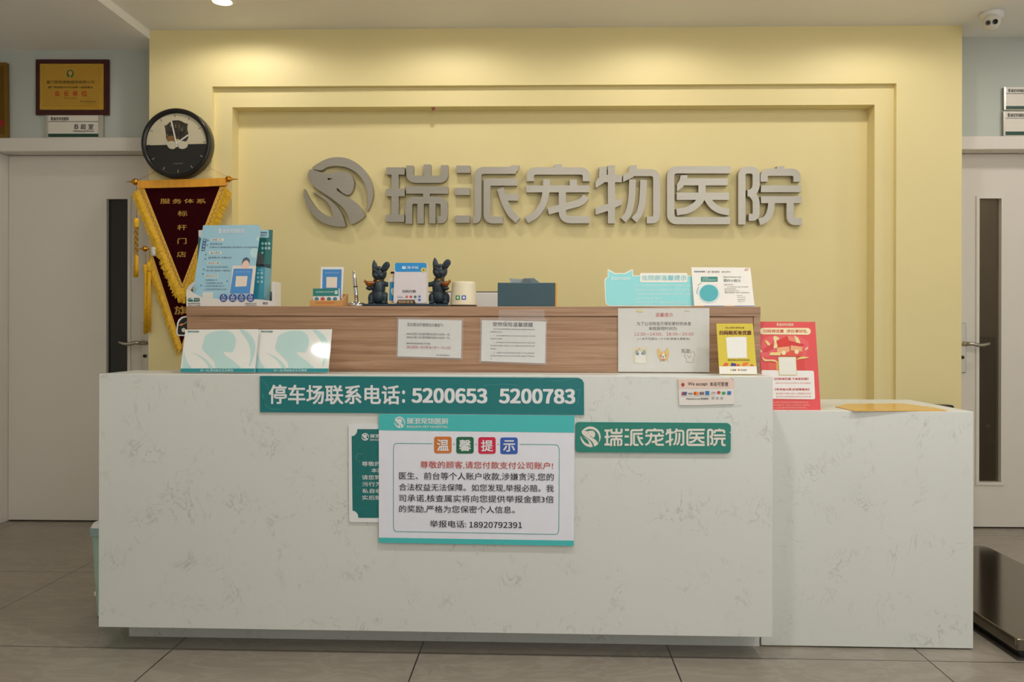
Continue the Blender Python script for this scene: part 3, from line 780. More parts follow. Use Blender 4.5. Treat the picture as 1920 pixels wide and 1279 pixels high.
o2 = .246
u, z = wuz(341, 660, o2)
p2 = Board('velvet_pennant', 'lower maroon velvet pennant mostly hidden behind the upper one and the leaflet stand', 'pennant', None, origin=W(u, o2, z), yaw=WB, group='award pennants on the wall')
p2.sheet('cloth', [(283, 474), (399, 472), (342.5, 653), (339.5, 653)], VELV, .003)
p2.sheet('satin_sleeve', [(285, 461), (398, 459), (398, 476), (285, 478)], SATIN, .010, -.002, bevel=.004)
finial(p2, 272, 466.5, -1, .85); finial(p2, 411, 463.5, 1, .85)
p2.ink('trim_band', [[(281, 478), (286.5, 478), (342, 650), (340, 656)], [(401, 476), (395.5, 476), (340, 650), (342, 656)]], TRIM, 3)
f1 = fringe(p2, (283, 482), (340, 653), 8, 11, 210, -.002, inward=1); f2 = fringe(p2, (399, 480), (342, 653), 8, 11, 210, -.002, inward=-1)
o = len(f1.v); f1.v += f2.v; f1.f += [tuple(i + o for i in f) for f in f2.f]
f1.obj('fringe', FRNG, p2.root)['kind'] = 'stuff'
p2.text('lettering', [('旗', 327, 574, 355, 590)], GTXT, 4, .012)
tassel(p2, 281, 470, 496, 508, 622, 8); tassel(p2, 274.5, 472, 500, 511, 626, 8)
u, z = wuz(287, 480, .27)
hk = wall_thing('adhesive_hook', 'small white plastic adhesive hook at the end of the lower pennant rod', 'hook', u, .27, z)
MB().box(-.011, .011, .0, .038, 0, .046).obj('plate', mat('white_plastic', (232, 230, 226), .35), hk, bevel=.004)
MB().tube([(.008, -.002, .03), (.008, -.016, .012), (.008, -.014, .002), (.008, -.002, .004)], .004, 8).obj('hook', mat('white_plastic', (232, 230, 226), .35), hk, smooth=True)

# ---- plaques and room signs over the doors
ob_ = .07
def frame_board(name, label, cat, px, py, off, group=None):
    u, z = wuz(px, py, off)
    return Board(name, label, cat, None, origin=W(u, off, z), yaw=WB, group=group)
PQ = Crop(60, 105, 7.993)
pq = frame_board('award_plaque', 'gold award plaque in a dark red wooden frame above the left door', 'plaque', 136, 216, .082)
REDW = mat('dark_red_wood', (62, 16, 18), .3, var=.06)
GPL = mat('gold_sheet', (208, 162, 62), .3, metal=.45, var=.05, scale=4, spec=.5)
GTR = mat('gold_border', (226, 182, 74), .2, metal=.7, var=.03)
pq.sheet('frame', PQ.poly(rect(55, 50, 1152, 884)), REDW, .012, holes=[PQ.poly(rect(108, 112, 1074, 806))], bevel=.003)
MB().prism(pq.P(PQ.poly(rect(100, 104, 1082, 814))), .004, .012).obj('gold_plate', GTR, pq.root)
MB().prism(pq.P(PQ.poly(rect(165, 168, 1010, 748))), .001, .004).obj('gold_field', GPL, pq.root)
pq.STEP = .0004
dk_ = ink(58, 44, 20)
pq.text('lettering', PQ.rows([('厦门爱侣宠物医院有限公司', 218, 368, 932, 414), ('厦门市宠物诊疗协会第一届理事会', 240, 452, 912, 486), ('(2018—2022)', 480, 626, 672, 642), ('厦门市宠物诊疗协会', 725, 672, 962, 694), ('二〇一八年六月', 780, 708, 925, 724)]), dk_, 0, 0)
pq.text('red_lettering', PQ.rows([('会', 340, 522, 415, 604), ('长', 476, 520, 552, 606), ('单', 608, 520, 684, 606), ('位', 738, 520, 826, 606)]), ink(196, 60, 24), 0, .015)
pq.ink('emblem', PQ.polys([circ(572, 265, 52, 58)]), ink(30, 96, 62), 0)
pq.ink('emblem_head', PQ.polys([spline([(545, 240), (572, 222), (600, 240), (604, 275), (585, 285), (580, 315), (560, 315), (562, 285), (542, 270)], 4)]), ink(200, 160, 70), 1)
gp = frame_board('award_plaque', 'gilt plaque cut off by the left edge of the photo, standing on the door head', 'plaque', -30, 258, .095)
gp.sheet('board', [(-72, 117), (12.5, 117), (14, 258), (-72, 258)], mat('dull_gold', (140, 108, 44), .35, metal=.7), .02, bevel=.004)
gp.ink('gilt_panel', [[(-66, 124), (7.5, 124), (8.5, 252), (-66, 252)]], mat('dull_gold_field', (120, 88, 32), .3, metal=.7), 1)
gp.ink('red_mark', [rect(-20, 225, 7.6, 237)], ink(150, 18, 18), 2)
ALU = mat('satin_aluminium', (206, 200, 188), .35, metal=.6)
PLT = mat('sign_plate_white', (226, 218, 204), .4)
DGR = ink(34, 70, 56)
BKI = ink(48, 46, 40)
def room_sign(label, x0, y0, x1, y1, group='room signs over the doors'):
    s = frame_board('room_sign', label, 'sign', (x0 + x1) / 2, y1, .085, group)
    h = y1 - y0
    s.sheet('plate', rect(x0, y0, x1, y1), PLT, .012, bevel=.002)
    s.sheet('end_cap', rect(x1 - 8.5, y0, x1, y1), ALU, .012, -.003, bevel=.002)
    s.sheet('end_cap', rect(x0, y0, x0 + 3.6, y1), ALU, .012, -.003, bevel=.002)
    s.ink('green_band', [rect(x0 + 3.6, y1 - h * .175, x1 - 8, y1 - 1)], DGR)
    s.ink('dark_rule', [rect(x0 + 3.6, y0 + h * .27, x1 - 8, y0 + h * .27 + 1)], BKI)
    s.brand(x0 + 8, y0 + h * .07, x0 + 42, y0 + h * .23, BKI)
    return s
rs = room_sign('white ultrasound room sign with a green foot strip, under the framed gold plaque', 87, 216.3, 193.5, 258)
rs.text('lettering', PQ.rows([('B', 640, 1026, 696, 1094), ('超', 730, 1022, 810, 1100), ('室', 845, 1020, 924, 1100), ('Ultrasound Room', 618, 1112, 930, 1138)]), BKI, 2, .012)
room_sign('upper of two white room signs cut off by the right edge of the photo', 1882, 163.5, 2000, 206.2)
room_sign('lower of two white room signs at the right edge, standing on the door head', 1881, 209, 1999, 254.6)

# ---- ceiling camera
q = at_z(1859, 24, ZC)
cm = thing('dome_camera', 'white dome security camera on the ceiling at the top right corner', 'camera', q)
WPL = mat('white_plastic', (232, 230, 226), .35)
s = .0026
MB().lathe([(.0005, 0), (.052, 0), (.052, -.008), (.050, -.022), (.042, -.034), (.0005, -.034)], 40).obj('base', WPL, cm, smooth=True)
tilt = Matrix.Translation((-.008, -.012, -.050)) @ Matrix.Rotation(math.radians(-26), 4, 'Z') @ Matrix.Rotation(math.radians(108), 4, 'X')
MB().ball((0, 0, 0), .0395, 28, 20, None).obj('eyeball', WPL, cm, smooth=True, M=tilt)
fr_ = MB().lathe([(.0005, .0405), (.030, .0385), (.0365, .030), (.0365, .022), (.0005, .026)], 36).obj('face', mat('off_white_plastic', (222, 216, 202), .4), cm, smooth=True, M=tilt)
for sx, m_, nm in ((-.0145, mat('grey_lens', (96, 96, 94), .2), 'lens'), (.0145, mat('black_lens', (16, 15, 14), .15), 'infrared_lamp')):
    e = MB().lathe([(.0005, .0405), (.009, .0405), (.0112, .0412), (.0118, .040), (.0118, .036), (.0005, .036)], 24).obj(nm, m_, cm, smooth=True, M=tilt @ Matrix.Translation((sx, 0, 0)))
    if nm == 'lens': MB().lathe([(.0005, .0422), (.0055, .0416), (.006, .0405)], 20).obj('iris', mat('black_lens', (16, 15, 14), .15), e, smooth=True, M=tilt @ Matrix.Translation((sx, 0, 0)))

# ================================================================== stuck on the counter front
TEAL = ink(24, 116, 118); TEALG = ink(36, 128, 112); WHT = ink(226, 226, 226); CYAN = ink(70, 186, 184); BLKI = ink(34, 34, 38)
DTEAL = mat('deep_teal_print', (22, 110, 108), .5, var=.08, scale=60)
def front_board(name, label, cat, px, py, group=None): return Board(name, label, cat, (px, py), Y=YFR - .0045, group=group)

bn = front_board('phone_banner', 'long teal sticker with white parking phone numbers along the top of the counter front', 'sign', 487.5, 773)
bn.sheet('sheet', [(487.3, 705.2), (840, 707), (1084, 708.6), (1091, 711.5), (1094.8, 718), (1095.2, 778.3), (840, 775.6), (487.6, 772.8)], TEAL, .0035)
BC = Crop(480, 690, 3.0476)
def numrow(txt, x0, y0, x1, y1): return (txt, x0, y0, x1, y1, (x1 - x0) * .006)
bn.text('lettering', BC.rows([('停车场联系电话', 73, 95, 822, 207, 3), (':', 835, 128, 852, 200)]), WHT, 1, .022)
bn.text('lettering', BC.rows([('5200653', 888, 114, 1322, 200, 3), ('5200783', 1388, 117, 1824, 203, 3)]), WHT, 1, .0135)
bn.ink('scuff', BC.polys([stroke([(25, 65), (50, 80), (70, 110), (75, 130)], 1.6), stroke([(40, 170), (55, 215), (90, 235), (140, 237)], 2.2), stroke([(36, 150), (50, 200)], 4), stroke([(1300, 100), (1420, 92), (1500, 100)], 1.2), stroke([(1820, 130), (1850, 120), (1845, 160), (1838, 210)], 1.6), stroke([(1590, 60), (1640, 62)], 1.5), stroke([(1700, 75), (1830, 62)], 1.2)]), ink(96, 160, 158), 1)

QC = Crop(640, 770, 4.2667)
og = front_board('teal_notice', 'older teal notice with white border half hidden behind the big payment poster', 'poster', 655, 979)
og.sheet('sheet', [(653.4, 797), (655, 796), (1000, 799), (1000, 984), (657.5, 979), (654.6, 977)], WHT, .0035)
og.ink('teal_panel', QC.polys([[(128, 148), (1500, 152), (1500, 862), (137, 858)] + [(135 - 50 * math.sin(a * PI / 20) + 0, 808 + 50 * (1 - math.cos(a * PI / 20))) for a in range(9, -1, -1)][::-1][:0] + [(134, 835), (122, 814), (104, 803), (90, 800), (83, 205), (104, 200), (120, 184), (127, 165)]]), DTEAL, 1)
og.brand(*QC.p(161, 180), *QC.p(222, 240), WHT, 2, cbox=QC.p(232, 188) + QC.p(462, 217))
og.text('lettering', QC.rows([('RINGPAI PET HOSPITAL', 232, 226, 520, 241), ('尊敬的客户:', 165, 406, 430, 444), ('本院郑重承诺', 240, 460, 540, 496), ('请您到前台付款', 165, 515, 520, 552), ('污行为请举报', 168, 570, 480, 606), ('私自收款核实', 168, 624, 480, 660), ('实后赔偿三倍', 168, 678, 480, 714)]), WHT, 2, .006)
og.ink('scuff', QC.polys([stroke([(170, 342), (130, 348), (118, 375), (125, 400)], 5), stroke([(130, 405), (155, 402)], 4)]), ink(90, 128, 112), 2)

po = Board('payment_poster', 'big white and teal payment notice poster in the middle of the counter front', 'poster', (710.3, 1017.7), Y=YFR - .0085)
po.sheet('sheet', QC.poly([(300, 25), (1866, 38), (1860, 1083), (300, 1057)]), ink(228, 228, 236), .0025)
po.ink('head_band', [QC.poly([(300, 25), (1866, 38), (1863, 177), (300, 157)])], CYAN)
po.ink('foot_band', [QC.poly([(300, 1016), (1860, 1040), (1860, 1083), (300, 1057)])], CYAN)
po.brand(*QC.p(424, 47), *QC.p(510, 138), WHT, 2, cbox=QC.p(526, 59) + QC.p(855, 106), dy=.6)
po.text('subtitle', QC.rows([('RINGPAI PET HOSPITAL', 526, 119, 854, 138, 2)]), WHT, 2, .012)
TL_ = ink(62, 160, 152)
bx = QC.poly(stroke([(728, 264), (470, 262), (417, 262), (417, 968), (470, 968), (1690, 990), (1740, 990), (1744, 276), (1690, 272), (1428, 270)], 5, 52))
n_ = len(bx) // 2; mb = MB()
for i in range(n_ - 1): mb.flat(po.P([bx[i], bx[i + 1], bx[-2 - i], bx[-1 - i]]), -.0005)
mb.obj('border_line', TL_, po.root)
for i, (x, ch, col) in enumerate(((743, '温', (206, 116, 48)), (920, '馨', (28, 100, 70)), (1096, '提', (206, 34, 70)), (1272, '示', (52, 92, 178)))):
    y = 208 + i * 2.2
    t_ = po.ink('heading_tile', [QC.poly(rrect(x, y, x + 139, y + 133, 18))], ink(*col), 2)
    po.text('character', QC.rows([(ch, x + 22, y + 22, x + 118, y + 114)]), WHT, 3, .022, parent=t_)
DARKT = ink(36, 36, 40)
s14 = .0092
def prow(t, x0, y0, x1, y1): return (t, x0, y0, x1, y1, (x1 - x0) * s14)
po.text('red_lettering', QC.rows([prow('尊敬的顾客,请您付款支付公司账户!', 632, 402, 1694, 462)]), ink(196, 74, 50), 2, .006)
po.text('lettering', QC.rows([prow('医生、前台等个人账户收款,涉嫌贪污,您的', 462, 490, 1700, 552), prow('合法权益无法保障。如您发现,举报必赔。我', 462, 582, 1700, 642), prow('司承诺,核查属实将向您提供举报金额3倍', 462, 670, 1700, 730), prow('的奖励,严格为您保密个人信息。', 462, 756, 1388, 816)]), DARKT, 2, .004)
po.text('lettering', QC.rows([prow('举报电话:', 708, 876, 1000, 934), prow('18920792391', 1024, 888, 1446, 936)]), DARKT, 2, .004)
po.ink('heading_dot', [circ(*QC.p(902, 268), 1.2)], ink(150, 150, 152), 2)
po.ink('heading_dot', [circ(*QC.p(1078, 270), 1.2)], ink(150, 150, 152), 2)
po.ink('heading_dot', [circ(*QC.p(1254, 272), 1.2)], ink(150, 150, 152), 2)

AC = Crop(1060, 690, 3.84)
np_ = front_board('name_plate', 'green acrylic name plate with the white dog emblem at the right of the counter front', 'sign', 1079, 848)
np_.sheet('plate', AC.poly([(95, 390), (1165, 397), (1182, 403), (1190, 420), (1188, 590), (1182, 606), (1165, 613), (95, 606), (80, 600), (73, 585), (74, 410), (80, 396)]), TEALG, .0045, -.003, bevel=.001)
pl = AC.p(108, 421); pr = AC.p(1152, 569)
np_.STEP = .0018
np_.brand(pl[0], pl[1], pr[0], pr[1], ink(226, 218, 206), 2, dy=-1)
np_.ink('scratch', AC.polys([circ(263, 423, 2), circ(1187, 463, 5), stroke([(1175, 400), (1186, 408)], 3)]), ink(214, 224, 220), 2)
st = front_board('card_sticker', 'small pinkish sticker listing accepted bank cards under the wooden upstand', 'sticker', 1273.5, 759.8)
st.sheet('sheet', AC.poly([(812, 80), (1192, 74), (1215, 90), (1217, 260), (1080, 264), (960, 268), (820, 268)]), ink(226, 220, 212), .0035)
st.ink('pink_head', [AC.poly([(812, 80), (1192, 74), (1215, 90), (1216, 145), (815, 148)])], ink(228, 200, 184))
st.text('lettering', AC.rows([('We accept', 882, 102, 1024, 133), ('本店可受理', 1040, 101, 1172, 131)]), ink(54, 48, 46), 2, .004)
st.text('small_lettering', AC.rows([('Welcome to use 欢迎使用', 870, 214, 1030, 228), ('VISA', 882, 178, 916, 191)]), ink(60, 58, 66), 2, .014)
st.ink('emblem', AC.polys([spline([(834, 120), (845, 106), (858, 118), (852, 132), (842, 133)], 4)]), ink(160, 64, 48), 2)
st.ink('rule', [AC.poly(rect(838, 202, 1080, 204))], ink(170, 166, 166), 2)
def icon(polys, c, l=None): return st.ink('card_mark', AC.polys(polys), ink(*c), 2, label=l)
icon([[(840, 172), (876, 172), (872, 196), (836, 196)]], (70, 84, 132)); st.ink('card_mark', AC.polys([[(840, 172), (852, 172), (848, 196), (836, 196)]]), ink(186, 58, 62), 3)
icon([circ(935, 183, 12)], (206, 48, 40)); st.ink('card_mark', AC.polys([circ(949, 183, 12)]), ink(232, 148, 40), 3)
icon([rect(968, 172, 976, 194)], (40, 60, 120)); icon([rect(979, 172, 987, 194)], (180, 44, 60)); icon([rect(990, 172, 998, 194)], (40, 120, 84))
icon([rect(1007, 166, 1036, 195)], (58, 112, 178)); icon([rect(1050, 174, 1083, 178), rect(1044, 186, 1080, 189)][:1], (120, 118, 118)); icon([rect(1044, 186, 1080, 189)], (150, 148, 146))
icon([spline([(1092, 172), (1104, 166), (1117, 172), (1114, 184), (1104, 190), (1094, 184)], 4)], (196, 62, 66)); icon([circ(1140, 181, 14, 11)], (44, 168, 84)); icon([rrect(1166, 167, 1193, 193, 5)], (60, 112, 190))
for x in (1062, 1094, 1126): icon([spline([(x - 9, 212), (x, 208), (x + 9, 212), (x + 9, 222), (x, 226), (x - 9, 222)], 3)], (168, 166, 164))
st.ink('loose_thread', AC.polys([stroke([(1192, 72), (1200, 76), (1213, 88)], 3)]), ink(120, 104, 96), 2)

# ================================================================== on the wooden upstand
FILM = glass_mat('clear_film', (235, 235, 235), .06, .10)
PAPER = ink(214, 212, 206); GRY = ink(92, 92, 90); RED_T = ink(198, 96, 96)
WC = Crop(730, 580, 6.0)
def wood_sheet(name, label, px, py): return Board(name, label, 'notice', (px, py), Y=YWD - .0045, group='notices taped on the wooden upstand')
w1 = wood_sheet('fee_notice', 'smaller printed sheet with one red line taped on the wooden upstand', 745, 668)
w1.sheet('paper', WC.poly([(102, 110), (815, 125), (806, 549), (92, 530)]), PAPER, .0012)
w1.text('lettering', WC.rows([('笼位费与护理费的计算如下:', 200, 150, 612, 190, 12), ('08:00之后入住,按到期当日的12:00为一天。', 195, 262, 686, 290, 10), ('08:00之前入住,到到期前日的14:00为一天。', 195, 300, 686, 328, 10), ('解释说明,敬请您到心中有数', 192, 374, 462, 394, 4), ('院方须知,谢谢配合。', 528, 508, 682, 524, 4)]), GRY, 1, .002)
w1.text('red_lettering', WC.rows([('【每日费按一天计算,每小时十一元上交】', 195, 408, 688, 442, 10)]), RED_T, 1, .002)
w1.sheet('plastic_sleeve', WC.poly([(88, 88), (836, 104), (826, 572), (72, 548)]), FILM, -.0018, -.0024)
w2 = wood_sheet('insurance_notice', 'larger sheet headed with big black pet insurance characters taped on the wooden upstand', 902, 678)
w2.sheet('paper', WC.poly([(1040, 122), (1762, 137), (1752, 609), (1032, 583)]), PAPER, .0012)
w2.text('heading', WC.rows([('宠物保险温馨提醒', 1162, 142, 1616, 192, 8)]), ink(46, 46, 46), 1, .006)
fill = ['本院已接受宠物保险服务,保险宠物就诊前请提前告知前台', '如需理赔请主动告知。', '一、就诊时请携带宠物及身份证件,核对信息,填写登记,方可办理', '理赔资料请保留。', '二、保险报销仅限于合同约定范围,超出部分由客户自行承担并签字', '费用结清,如有疑问请与前台工作人员联系,我们将尽快为您处理', '谢谢配合。', '三、请保管好病历和发票单据,如有遗失,不予补办,敬请谅解', '为避免延误理赔请在出院后十日内提交全部资料,逾期将不予受理特此', '告知']
ys = [222, 254, 296, 330, 372, 408, 444, 488, 522, 556]; xe = [1640, 1272, 1640, 1276, 1640, 1636, 1204, 1630, 1632, 1150]
w2.text('lettering', WC.rows([(fill[i], 1170 if i in (0, 2, 4, 7) else 1136, ys[i] - 8, xe[i], ys[i] + 9, 7 * (xe[i] - 1136) / 500) for i in range(10)]), GRY, 1, .0)
w2.sheet('plastic_sleeve', WC.poly([(1022, 96), (1778, 108), (1768, 628), (1012, 600)]), FILM, -.0018, -.0024)
# a strip of crumpled clear tape along the top of the larger sheet
gx, gy = 22, 8; vs = []; fs = []
for j in range(gy + 1):
    for i in range(gx + 1):
        x, z = w2.L(935 + 86 * i / gx, 602 - 21 * j / gy)
        e_ = math.sin(PI * i / gx) * math.sin(PI * j / gy)
        vs.append((x, -.0003 - .0045 * e_ - .0012 * e_ * math.sin(i * 1.9 + j * 1.3), z))
for j in range(gy):
    for i in range(gx): fs.append((j * (gx + 1) + i, j * (gx + 1) + i + 1, (j + 1) * (gx + 1) + i + 1, (j + 1) * (gx + 1) + i))
MB().add(vs, fs).obj('clear_tape', glass_mat('clear_tape_film', (235, 235, 235), .05, .16), w2.root, smooth=True)
EC = Crop(1120, 490, 5.8125)
w3 = wood_sheet('visiting_hours_notice', 'tall white visiting hours sheet with red times and three little animal drawings', 1158.7, 697.3)
w3.sheet('paper', EC.poly([(225, 512), (1222, 510), (1222, 1209), (227, 1205)]), ink(208, 206, 198), .0012)
w3.text('red_lettering', EC.rows([('温馨提示', 632, 562, 824, 606), ('12:30—14:00、18:00—20:00', 402, 776, 1048, 812)]), RED_T, 1, .0)
w3.text('lettering', EC.rows([('为了让住院宝贝得到更好的休息', 430, 660, 1022, 700), ('本院探视时间为:', 560, 712, 872, 752), ('(一次不可超过一个小时,希望大家配合)', 440, 832, 1008, 862), ('加油!', 914, 952, 1012, 996)]), ink(88, 88, 86), 1, .0)
w3.sheet('tape', EC.poly([(422, 527), (492, 524), (497, 552), (424, 548)]), mat('yellowed_tape', (214, 200, 150), .3), -.0006, -.0012)
w3.sheet('tape', EC.poly([(950, 526), (1005, 524), (1008, 544), (952, 542)]), mat('pale_tape', (210, 202, 182), .3), -.0006, -.0012)
# a plain cat, a plain dog and an outline animal
w3.ink('cat_background', [EC.poly(rect(392, 942, 546, 1108))], ink(214, 204, 172), 1)
w3.ink('cat_fur', EC.polys([spline([(420, 1108), (412, 1060), (405, 1010), (425, 965), (440, 985), (495, 985), (515, 965), (532, 1010), (525, 1060), (530, 1108)], 4)]), ink(222, 218, 208), 2)
w3.ink('cat_patch', EC.polys([spline([(412, 1005), (425, 965), (445, 985), (455, 1010), (435, 1025)], 4)]), ink(150, 164, 166), 3); w3.ink('cat_patch', EC.polys([spline([(480, 1008), (490, 984), (514, 965), (530, 1005), (505, 1022)], 4)]), ink(150, 164, 166), 3)
w3.ink('cat_eye', EC.polys([circ(438, 1010, 9, 6)]), ink(70, 78, 84), 4); w3.ink('cat_eye', EC.polys([circ(487, 1004, 9, 6)]), ink(70, 78, 84), 4)
w3.ink('cat_bow', EC.polys([circ(456, 955, 11, 9)]), ink(214, 160, 136), 3)
w3.ink('dog_ear', EC.polys([spline([(665, 1040), (652, 985), (662, 948), (690, 975), (700, 1010)], 4)]), ink(222, 184, 120), 2); w3.ink('dog_ear', EC.polys([spline([(738, 1010), (742, 970), (762, 945), (782, 985), (772, 1045)], 4)]), ink(222, 184, 120), 2)
w3.ink('dog_face', EC.polys([spline([(670, 1040), (690, 1000), (720, 985), (750, 1000), (770, 1040), (750, 1075), (720, 1085), (690, 1075)], 4)]), ink(218, 178, 110), 3)
w3.ink('dog_blaze', EC.polys([spline([(706, 1020), (718, 990), (732, 1020), (742, 1055), (720, 1072), (698, 1055)], 4)]), ink(220, 216, 206), 4)
w3.ink('dog_nose', EC.polys([circ(716, 1042, 9, 6)]), ink(60, 60, 62), 5); w3.ink('dog_mouth', EC.polys([spline([(700, 1064), (718, 1060), (738, 1064), (726, 1080), (710, 1080)], 4)]), ink(206, 130, 120), 5)
w3.ink('dog_eye', EC.polys([circ(692, 1032, 5, 5)]), ink(70, 62, 50), 5); w3.ink('dog_eye', EC.polys([circ(742, 1030, 5, 5)]), ink(70, 62, 50), 5)
w3.ink('dog_leg', EC.polys([stroke([(690, 1078), (684, 1104)], 3)]), ink(130, 126, 118), 2); w3.ink('dog_leg', EC.polys([stroke([(766, 1066), (768, 1104)], 3)]), ink(130, 126, 118), 2)
def outline(pts, w=3):
    q = EC.poly(stroke(pts, w)); n = len(q) // 2; m_ = MB()
    for i in range(n - 1): m_.flat(w3.P([q[i], q[i + 1], q[-2 - i], q[-1 - i]]), -.0005)
    return m_.obj('outline_drawing', ink(120, 118, 114), w3.root)
outline([(970, 1062), (950, 1040), (952, 1005), (975, 990), (985, 1002), (1020, 992), (1045, 985), (1060, 1005), (1062, 1030), (1045, 1062), (1042, 1104), (972, 1100), (970, 1062)])
w3.ink('outline_eye', EC.polys([circ(980, 1030, 4)]), GRY, 1); w3.ink('outline_eye', EC.polys([circ(1018, 1032, 4)]), GRY, 1); w3.ink('outline_mouth', EC.polys([circ(1000, 1046, 4, 9)]), GRY, 1)

# ================================================================== standing on the ledge
LC = Crop(320, 600, 5.053)
SWO = [(spline([(315, 200), (330, 150), (400, 115), (480, 102), (560, 110), (612, 160), (615, 230), (590, 296), (545, 322), (505, 308), (488, 280), (520, 335), (590, 385), (640, 430), (655, 458), (440, 458), (415, 400), (350, 330), (300, 270)], 4)),
       (spline([(200, 306), (300, 350), (370, 410), (402, 458), (365, 458), (335, 405), (270, 345)], 4)), ([(128, 300), (140, 350), (165, 410), (200, 458), (112, 458), (118, 380)]),
       (spline([(690, 96), (765, 150), (803, 240), (792, 330), (762, 418), (742, 440), (758, 340), (745, 235), (700, 155), (655, 98)], 4))]
LAMW = mat('laminated_white', (226, 224, 216), .4, var=.01, coat=1.0)
PTEAL = mat('laminated_pale_teal', (182, 212, 206), .4, var=.01, coat=1.0); MTEAL = ink(30, 134, 140)
def qr_board(label, dx, Y):
    b = Board('contact_board', label, 'sign', None, origin=at_z(*LC.p(90 + dx, 497), ZL + .003), tilt=math.radians(15), group='contact boards leaning on the ledge')
    b.sheet('board', LC.poly([(90 + dx, 498), (795 + dx, 498), (832 + dx, 88), (140 + dx, 92)]), LAMW, .004)
    for q in SWO: b.ink('pale_swoosh', [LC.poly([(x + dx - (4 if dx else 0), y) for (x, y) in q])], PTEAL, 1)
    b.ink('teal_foot', [LC.poly([(91 + dx, 496), (795 + dx, 496), (800 + dx, 460), (97 + dx, 460)])], MTEAL, 1)
    b.text('lettering', LC.rows([('扫一扫,添加医生企业微信', 284 + dx, 468, 596 + dx, 490, 0, -4)]), ink(190, 222, 216), 2, .01)
    b.brand(*LC.p(160 + dx, 100), *LC.p(272 + dx, 120), ink(60, 110, 110), 2)
    return b
q1 = qr_board('left of two pale teal contact boards leaning against the wooden upstand', 0, 2.597)
q2 = qr_board('right of two pale teal contact boards leaning against the wooden upstand', 697, 2.592)
GC = Crop(1260, 590, 6.4)
ys_ = Board('coupon_board', 'yellow coupon board with dark red heading leaning on the ledge', 'sign', None, origin=at_z(*GC.p(570, 715), ZL + .0028), tilt=math.radians(17))
ys_.sheet('board', GC.poly([(570, 717), (1022, 718), (970, 108), (533, 108)]), ink(206, 184, 48), .004)
ys_.ink('white_foot', [GC.poly([(565, 622), (1014, 620), (1021, 715), (570, 714)])], ink(226, 222, 210), 1)
ys_.ink('white_card', [GC.poly(spline([(652, 276), (770, 268), (885, 270), (893, 290), (898, 505), (890, 520), (775, 522), (672, 520), (665, 500), (650, 300)], 3))], ink(226, 224, 216), 1)
ys_.text('heading', GC.rows([('扫码购买有优惠', 566, 192, 952, 244)]), ink(100, 30, 22), 2, .03)
ys_.text('lettering', GC.rows([('安心消费 尊享实惠', 642, 148, 866, 168), ('限时特惠,立即扫码享优惠', 672, 536, 930, 556, 0)]), ink(130, 92, 40), 2, .008)
ys_.text('foot_lettering', GC.rows([('美团', 726, 656, 768, 676), ('大众点评', 818, 656, 896, 676)]), ink(60, 56, 50), 2, .012)
ys_.ink('app_mark', [GC.poly(rect(698, 657, 720, 675))], ink(206, 184, 48), 2); ys_.ink('app_mark', [GC.poly(rrect(788, 654, 810, 676, 4))], ink(206, 116, 60), 2)
for pts, c in (([(605, 616), (640, 575), (682, 592), (665, 617)], (214, 84, 44)), ([(704, 612), (712, 578), (770, 590), (768, 618), (705, 618)], (66, 38, 120)), ([(772, 618), (778, 592), (816, 600), (810, 618)], (206, 60, 44)), ([(838, 618), (850, 580), (905, 570), (918, 596), (880, 618)], (224, 110, 44)), ([(930, 617), (955, 590), (982, 612), (985, 618)], (206, 74, 44))):
    ys_.ink('gift_card', [GC.poly(pts)], ink(*c), 1)

# ---- red review board on the low desk
RC = Crop(1410, 595, 13.464)
def rlow(x, y): return (x, y + 1211.8)       # lower crop shares the scale, 90 px further down
rb_ = Board('review_board', 'tall red gift box board standing on the low desk right of the tall counter', 'sign', None, origin=at_y(1430, 769.9, 2.652) , tilt=math.radians(10.8))
rb_.sheet('board', [(1430, 769.6), (1539, 769.8), (1528.5, 603.6), (1422.6, 603)], mat('print_red_board', (222, 76, 76), .4, var=.06, scale=5), .005)
rb_.brand(*RC.p(618, 145), *RC.p(1045, 228), ink(240, 210, 180), 2)
CRM = ink(238, 222, 178); GLDP = ink(236, 206, 140)
def rink(name, pts, c, layer, smooth=True):
    return rb_.ink(name, [RC.poly(spline(pts, 4) if smooth else pts)], ink(*c), layer)
pill = arc(1395, 357, 86, -90, 90, 10) + arc(275, 350, 82, 90, 270, 10)
rb_.ink('cream_pill', [RC.poly(pill)], CRM, 2)
rb_.text('heading', RC.rows([('扫码领优惠', 282, 308, 798, 392), ('评价享好礼', 872, 310, 1392, 396)]), ink(206, 78, 58), 3, .008)
rink('pale_glow', [(250, 620), (450, 480), (800, 450), (1150, 470), (1420, 640), (1380, 900), (1250, 1000), (500, 1000), (220, 960)], (228, 92, 98), 1)
rink('box_back', [(620, 620), (890, 465), (930, 590), (960, 730), (640, 760)], (214, 52, 44), 3, False)
rink('box_flap', [(890, 465), (1080, 500), (1230, 660), (930, 590)], (228, 130, 108), 3, False)
rink('box_lid', [(930, 590), (1330, 690), (1200, 740), (960, 720)], (206, 48, 48), 4, False)
rink('box_flap', [(280, 800), (520, 660), (540, 780), (370, 880), (290, 870)], (206, 62, 62), 3, False)
rink('ribbon', [(530, 520), (580, 475), (690, 540), (610, 600), (640, 750), (540, 780), (560, 650)], (230, 214, 150), 4)
rink('ribbon', [(1060, 460), (1160, 520), (1225, 665), (1110, 640)], (230, 214, 150), 4, False)
rink('envelope', [(620, 770), (930, 735), (945, 870), (625, 960)], (232, 166, 118), 5, False); rink('envelope', [(970, 710), (1260, 750), (1260, 870), (965, 840)], (232, 166, 118), 5, False)
rink('box_front', [(640, 960), (945, 870), (960, 850), (1270, 880), (1260, 985), (640, 985)], (220, 84, 62), 5, False)
